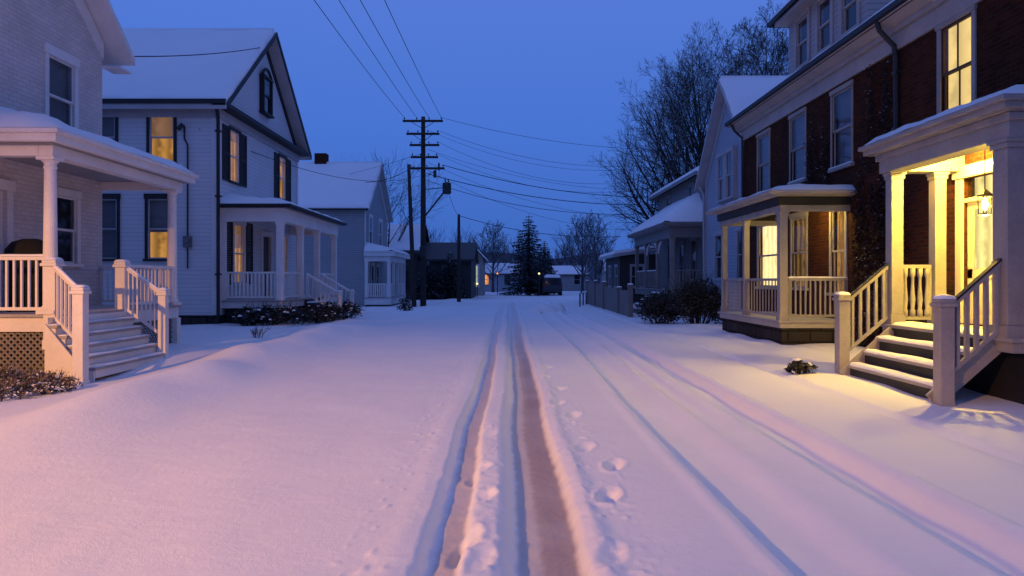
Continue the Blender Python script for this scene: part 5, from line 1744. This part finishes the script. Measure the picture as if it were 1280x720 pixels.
# parked van, far
def van(x, y, z):
    t = thing('parked_van', (x, y, z), 'dark parked van with thick snow on its roof at the street end', 'van')
    mb = MB()
    sec = [(-.95, .35), (-1.0, .6), (-1.0, 1.0), (-.88, 1.75), (-.78, 1.85), (.78, 1.85), (.88, 1.75), (1.0, 1.0), (1.0, .6), (.95, .35)]
    ys = [(0, .97, 0), (.08, 1, 0), (3.0, 1, 0), (3.3, .98, -.05)]
    n = len(sec)
    for yy, k, dz in ys:
        for sx, sz in sec: mb.v.append((x + sx * k, y + yy, z + sz + (dz if sz > 1.2 else 0)))
    b = len(mb.v)
    for yy, top in ((4.3, 1.08), (4.75, .95)):
        for sx, sz in sec: mb.v.append((x + sx * .95, y + yy, z + min(sz, top)))
    for i in range(5):
        for j in range(n):
            j2 = (j + 1) % n
            mb.f.append((i * n + j, i * n + j2, (i + 1) * n + j2, (i + 1) * n + j))
    mb.f.append(tuple(range(n))); mb.f.append(tuple(5 * n + j for j in range(n)))
    mb.build('body', M['car_paint'], t, smooth=False, bevel=.02)
    mb = MB(); mb.quad((x - .74, y - .02, z + 1.08), (x + .74, y - .02, z + 1.08), (x + .68, y - .01, z + 1.68), (x - .68, y - .01, z + 1.68)); mb.build('rear_window', M['glass'], t)
    for sx in (-1, 1):
        for yy in (.85, 3.85):
            mb = MB(); mb.tube([(x + sx * .78, y + yy, z + .33), (x + sx * 1.01, y + yy, z + .33)], .33, 18); w = mb.build('wheel', M['rubber'], t)
            mb = MB(); mb.tube([(x + sx * 1.012, y + yy, z + .33), (x + sx * 1.02, y + yy, z + .33)], .19, 12); mb.build('rim', M['metal_grey'], w)
        mb = MB(); mb.box(x + sx * .90 - .07, x + sx * .90 + .07, y - .03, y - .002, z + .85, z + 1.25); mb.build('taillight', M['red_lens'], t)
    mb = MB(); mb.box(x - .95, x + .95, y - .1, y - .004, z + .38, z + .55); mb.build('bumper', M['metal_dark'], t)
    mb = MB(); snow_patch(mb, (x - .8, y + .05, z + 1.85), (x + .8, y + .05, z + 1.85), (x + .8, y + 3.0, z + 1.85), (x - .8, y + 3.0, z + 1.85), .3, 12, 12, .04, .25); mb.build('roof_snow', M['snow'], t, smooth=True)
van(4.6, 74, gh(4.6, 74))

# far houses across the end of the street
def far_house(x0, x1, y, zw, zr, wallm, label, lit=None, chim=False):
    t = thing('far_house', ((x0 + x1) / 2, y, 0), label, 'house', 'houses across the street end')
    G = FN(y)
    n = max(2, int((x1 - x0) / 2.4))
    ops = []
    for i in range(n):
        u = x0 + (x1 - x0) * (i + .5) / n
        ops.append((u - .45, u + .45, 1.0, 2.4))
    mb = MB(); wall(mb, G, x0, x1, -.2, zw, ops)
    mb.quad((x0, y, -.2), (x0, y + 6, -.2), (x0, y + 6, zw), (x0, y, zw)); mb.quad((x1, y, -.2), (x1, y + 6, -.2), (x1, y + 6, zw), (x1, y, zw)); mb.quad((x0, y + 6, -.2), (x1, y + 6, -.2), (x1, y + 6, zw), (x0, y + 6, zw))
    for x in (x0, x1): mb.add([(x, y, zw), (x, y + 6, zw), (x, y + 3, zr)], [(0, 1, 2)])
    mb.build('wall', wallm, t)
    for i, o_ in enumerate(ops):
        window(t, G, o_, M['grey_trim'], lit if (lit and i == 0) else M['dark_room'], 'curtain' if (lit and i == 0) else 'room', casing=.1)
    sl = (zr - zw) / 3
    mb = MB()
    for k in (-1, 1):
        yy = y + 3 + k * 3.4; ze = zr - sl * 3.4
        slab(mb, (x0 - .3, y + 3, zr + .1), (x1 + .3, y + 3, zr + .1), (x1 + .3, yy, ze + .1), (x0 - .3, yy, ze + .1), .14)
    r = mb.build('roof', M['shingle'], t)
    mb = MB()
    for k in (-1, 1):
        yy = y + 3 + k * 3.4; ze = zr - sl * 3.4
        snow_patch(mb, (x0 - .3, y + 3, zr + .11), (x1 + .3, y + 3, zr + .11), (x1 + .3, yy, ze + .11), (x0 - .3, yy, ze + .11), .14, 12, 8, .04, .3)
    mb.build('roof_snow', M['snow'], r, smooth=True)
    if chim:
        mb = MB(); mb.box(x1 - 1.6, x1 - 1.0, y + 2.6, y + 3.3, zr - .3, zr + .9); mb.build('chimney', M['red_brick'], r)
far_house(-4.6, 1.4, 100, 2.6, 3.9, M['clap_blue'], 'long low far house left of the spruce with an orange lit window', M['glow_sign'])
far_house(5.4, 11.5, 104, 2.5, 3.6, M['clap_grey'], 'low grey far house behind the parked van')
far_house(13.5, 20.5, 98, 2.8, 4.6, M['clap_tan'], 'tan far house at the right end of the street')
far_house(-16, -9.5, 104, 3.0, 5.0, M['clap_grey'], 'far grey house behind the dark building', None, True)

# far lamps: small real fixtures on posts
def far_lamp(x, y, hh, label, mat):
    z = gh(x, y)
    t = thing('street_lamp', (x, y, z), label, 'lamp')
    mb = MB(); mb.tube([(x, y, z - .1), (x, y, z + hh)], .05, 8); mb.build('post', M['metal_dark'], t)
    mb = MB(); mb.lathe(x, y, [(.04, z + hh), (.10, z + hh + .06), (.10, z + hh + .16), (.03, z + hh + .2)], 10); mb.build('lamp_globe', mat, t, smooth=True)
far_lamp(-3.0, 70, 1.2, 'small yellow lamp in front of the pale far house', M['bulb_dim'])
far_lamp(3.15, 73, 2.2, 'small yellow lamp between the spruce and the van', M['bulb_dim'])
far_lamp(-1.2, 82, 2.3, 'orange lamp at street end left of the spruce', M['glow_sign'])

# the street lamp whose warm light falls on the foreground, standing behind the viewer
SX, SY, SZ = -12.0, -6.0, 7.2
t = thing('street_lamp', (SX - 1.3, SY, 0), 'tall street lamp behind the viewer shining pink on the snow', 'lamp')
mb = MB(); mb.tube([(SX - 1.3, SY, -.2), (SX - 1.3, SY, 3), (SX - 1.3, SY, 7.3)], [.1, .08, .06], 10); mb.build('post', M['metal_grey'], t, smooth=True)
mb = MB(); mb.tube([(SX - 1.3, SY, 7.25), (SX - .9, SY, 7.45), (SX - .3, SY, 7.5)], .035, 8); mb.build('lamp_arm', M['metal_grey'], t, smooth=True)
mb = MB(); mb.tube([(SX - .35, SY, 7.5), (SX - .1, SY, 7.5), (SX + .3, SY, 7.46)], [.06, .15, .09], 12); mb.build('lamp_head', M['metal_grey'], t, smooth=True)

# ------------------------------------------------------------------ lights
def point(name, loc, col, power, size, parent=None):
    l = bpy.data.lights.new(name, 'POINT')
    l.color = col; l.energy = power; l.shadow_soft_size = size
    o = bpy.data.objects.new(name, l); link(o); o.location = loc
    return o
sp = bpy.data.lights.new('street_lamp_light', 'SPOT')
sp.color = (1.0, .43, .05); sp.energy = 16600; sp.shadow_soft_size = .12; sp.spot_size = R(76); sp.spot_blend = 1.0
sp.use_nodes = True
lt_ = sp.node_tree; em_ = next(n for n in lt_.nodes if n.type == 'EMISSION')
ge_ = lt_.nodes.new('ShaderNodeNewGeometry'); sx_ = lt_.nodes.new('ShaderNodeSeparateXYZ'); L(lt_, ge_.outputs['Incoming'], sx_.inputs[0])
mr_ = lt_.nodes.new('ShaderNodeMapRange'); mr_.interpolation_type = 'SMOOTHSTEP'
L(lt_, math_n(lt_, 'ABSOLUTE', sx_.outputs['Z']), mr_.inputs['Value'])
mr_.inputs['From Min'].default_value = .13; mr_.inputs['From Max'].default_value = .30
L(lt_, mr_.outputs[0], em_.inputs['Strength'])
so2 = bpy.data.objects.new('street_lamp_light', sp); link(so2); so2.location = (SX, SY, SZ)
so2.rotation_euler = Vector((-6, -13, 7.2)).to_track_quat('Z', 'Y').to_euler()
point('porch_lantern_light', (lx, ly, lz - .22), (1.0, .70, .07), 210, .06)
point('added_ceiling_light', (7.15, 11.5, 3.66), (1.0, .60, .08), 500, .10)  # added light, unseen source widening the yellow spill from the near porch
point('added_ceiling_light', (6.9, 17.1, 3.38), (1.0, .68, .10), 75, .06)  # added fill light inside the far porch, source unseen

SUN_EL, SUN_ROT = R(3.0), R(200)
sun = bpy.data.lights.new('sun', 'SUN')
sun.energy = 0.03; sun.angle = R(12); sun.color = (1.0, .75, .65)
so_ = bpy.data.objects.new('sun', sun); link(so_)
# sun_rotation is measured clockwise from +Y
dirv = Vector((math.sin(SUN_ROT) * math.cos(R(12)), math.cos(SUN_ROT) * math.cos(R(12)), math.sin(R(12))))
so_.rotation_euler = dirv.to_track_quat('Z', 'Y').to_euler()

w = bpy.data.worlds.new('World'); sc.world = w
w.use_nodes = True
nt = w.node_tree; nt.nodes.clear()
out = nt.nodes.new('ShaderNodeOutputWorld'); bg = nt.nodes.new('ShaderNodeBackground')
sky = nt.nodes.new('ShaderNodeTexSky'); sky.sky_type = 'NISHITA'; sky.sun_disc = False
sky.sun_elevation = SUN_EL; sky.sun_rotation = SUN_ROT
sky.air_density = 1.0; sky.dust_density = 0.3; sky.ozone_density = 4.0; sky.altitude = 0
tc = nt.nodes.new('ShaderNodeTexCoord'); sx = nt.nodes.new('ShaderNodeSeparateXYZ'); L(nt, tc.outputs['Generated'], sx.inputs[0])
dusk = ramp(nt, sx.outputs['Z'], [(0.0, (.040, .130, .52)), (.20, (.067, .180, .675)), (.40, (.10, .21, .72)), (1.0, (.13, .195, .52))])
dusk10 = mixc(nt, 1.0, dusk, (10, 10, 10), 'MULTIPLY')
tint = mixc(nt, 0.93, sky.outputs[0], dusk10)
L(nt, tint, bg.inputs[0]); bg.inputs[1].default_value = 0.10
L(nt, bg.outputs[0], out.inputs[0])

# ------------------------------------------------------------------ camera
cam = bpy.data.cameras.new('camera'); co_ = bpy.data.objects.new('camera', cam); link(co_)
co_.location = (0, 0, EYE); co_.rotation_euler = (R(90), 0, 0)
cam.sensor_width = 36; cam.lens = 900 / 1280 * 36
cam.shift_x = 5 / 1280; cam.shift_y = -10 / 1280
cam.clip_start = .05; cam.clip_end = 3000
sc.camera = co_
sc.view_settings.view_transform = 'Standard'; sc.view_settings.look = 'None'; sc.view_settings.exposure = 0
sc.cycles.use_denoising = True
sc.cycles.max_bounces = 6
sc.cycles.sample_clamp_indirect = 6
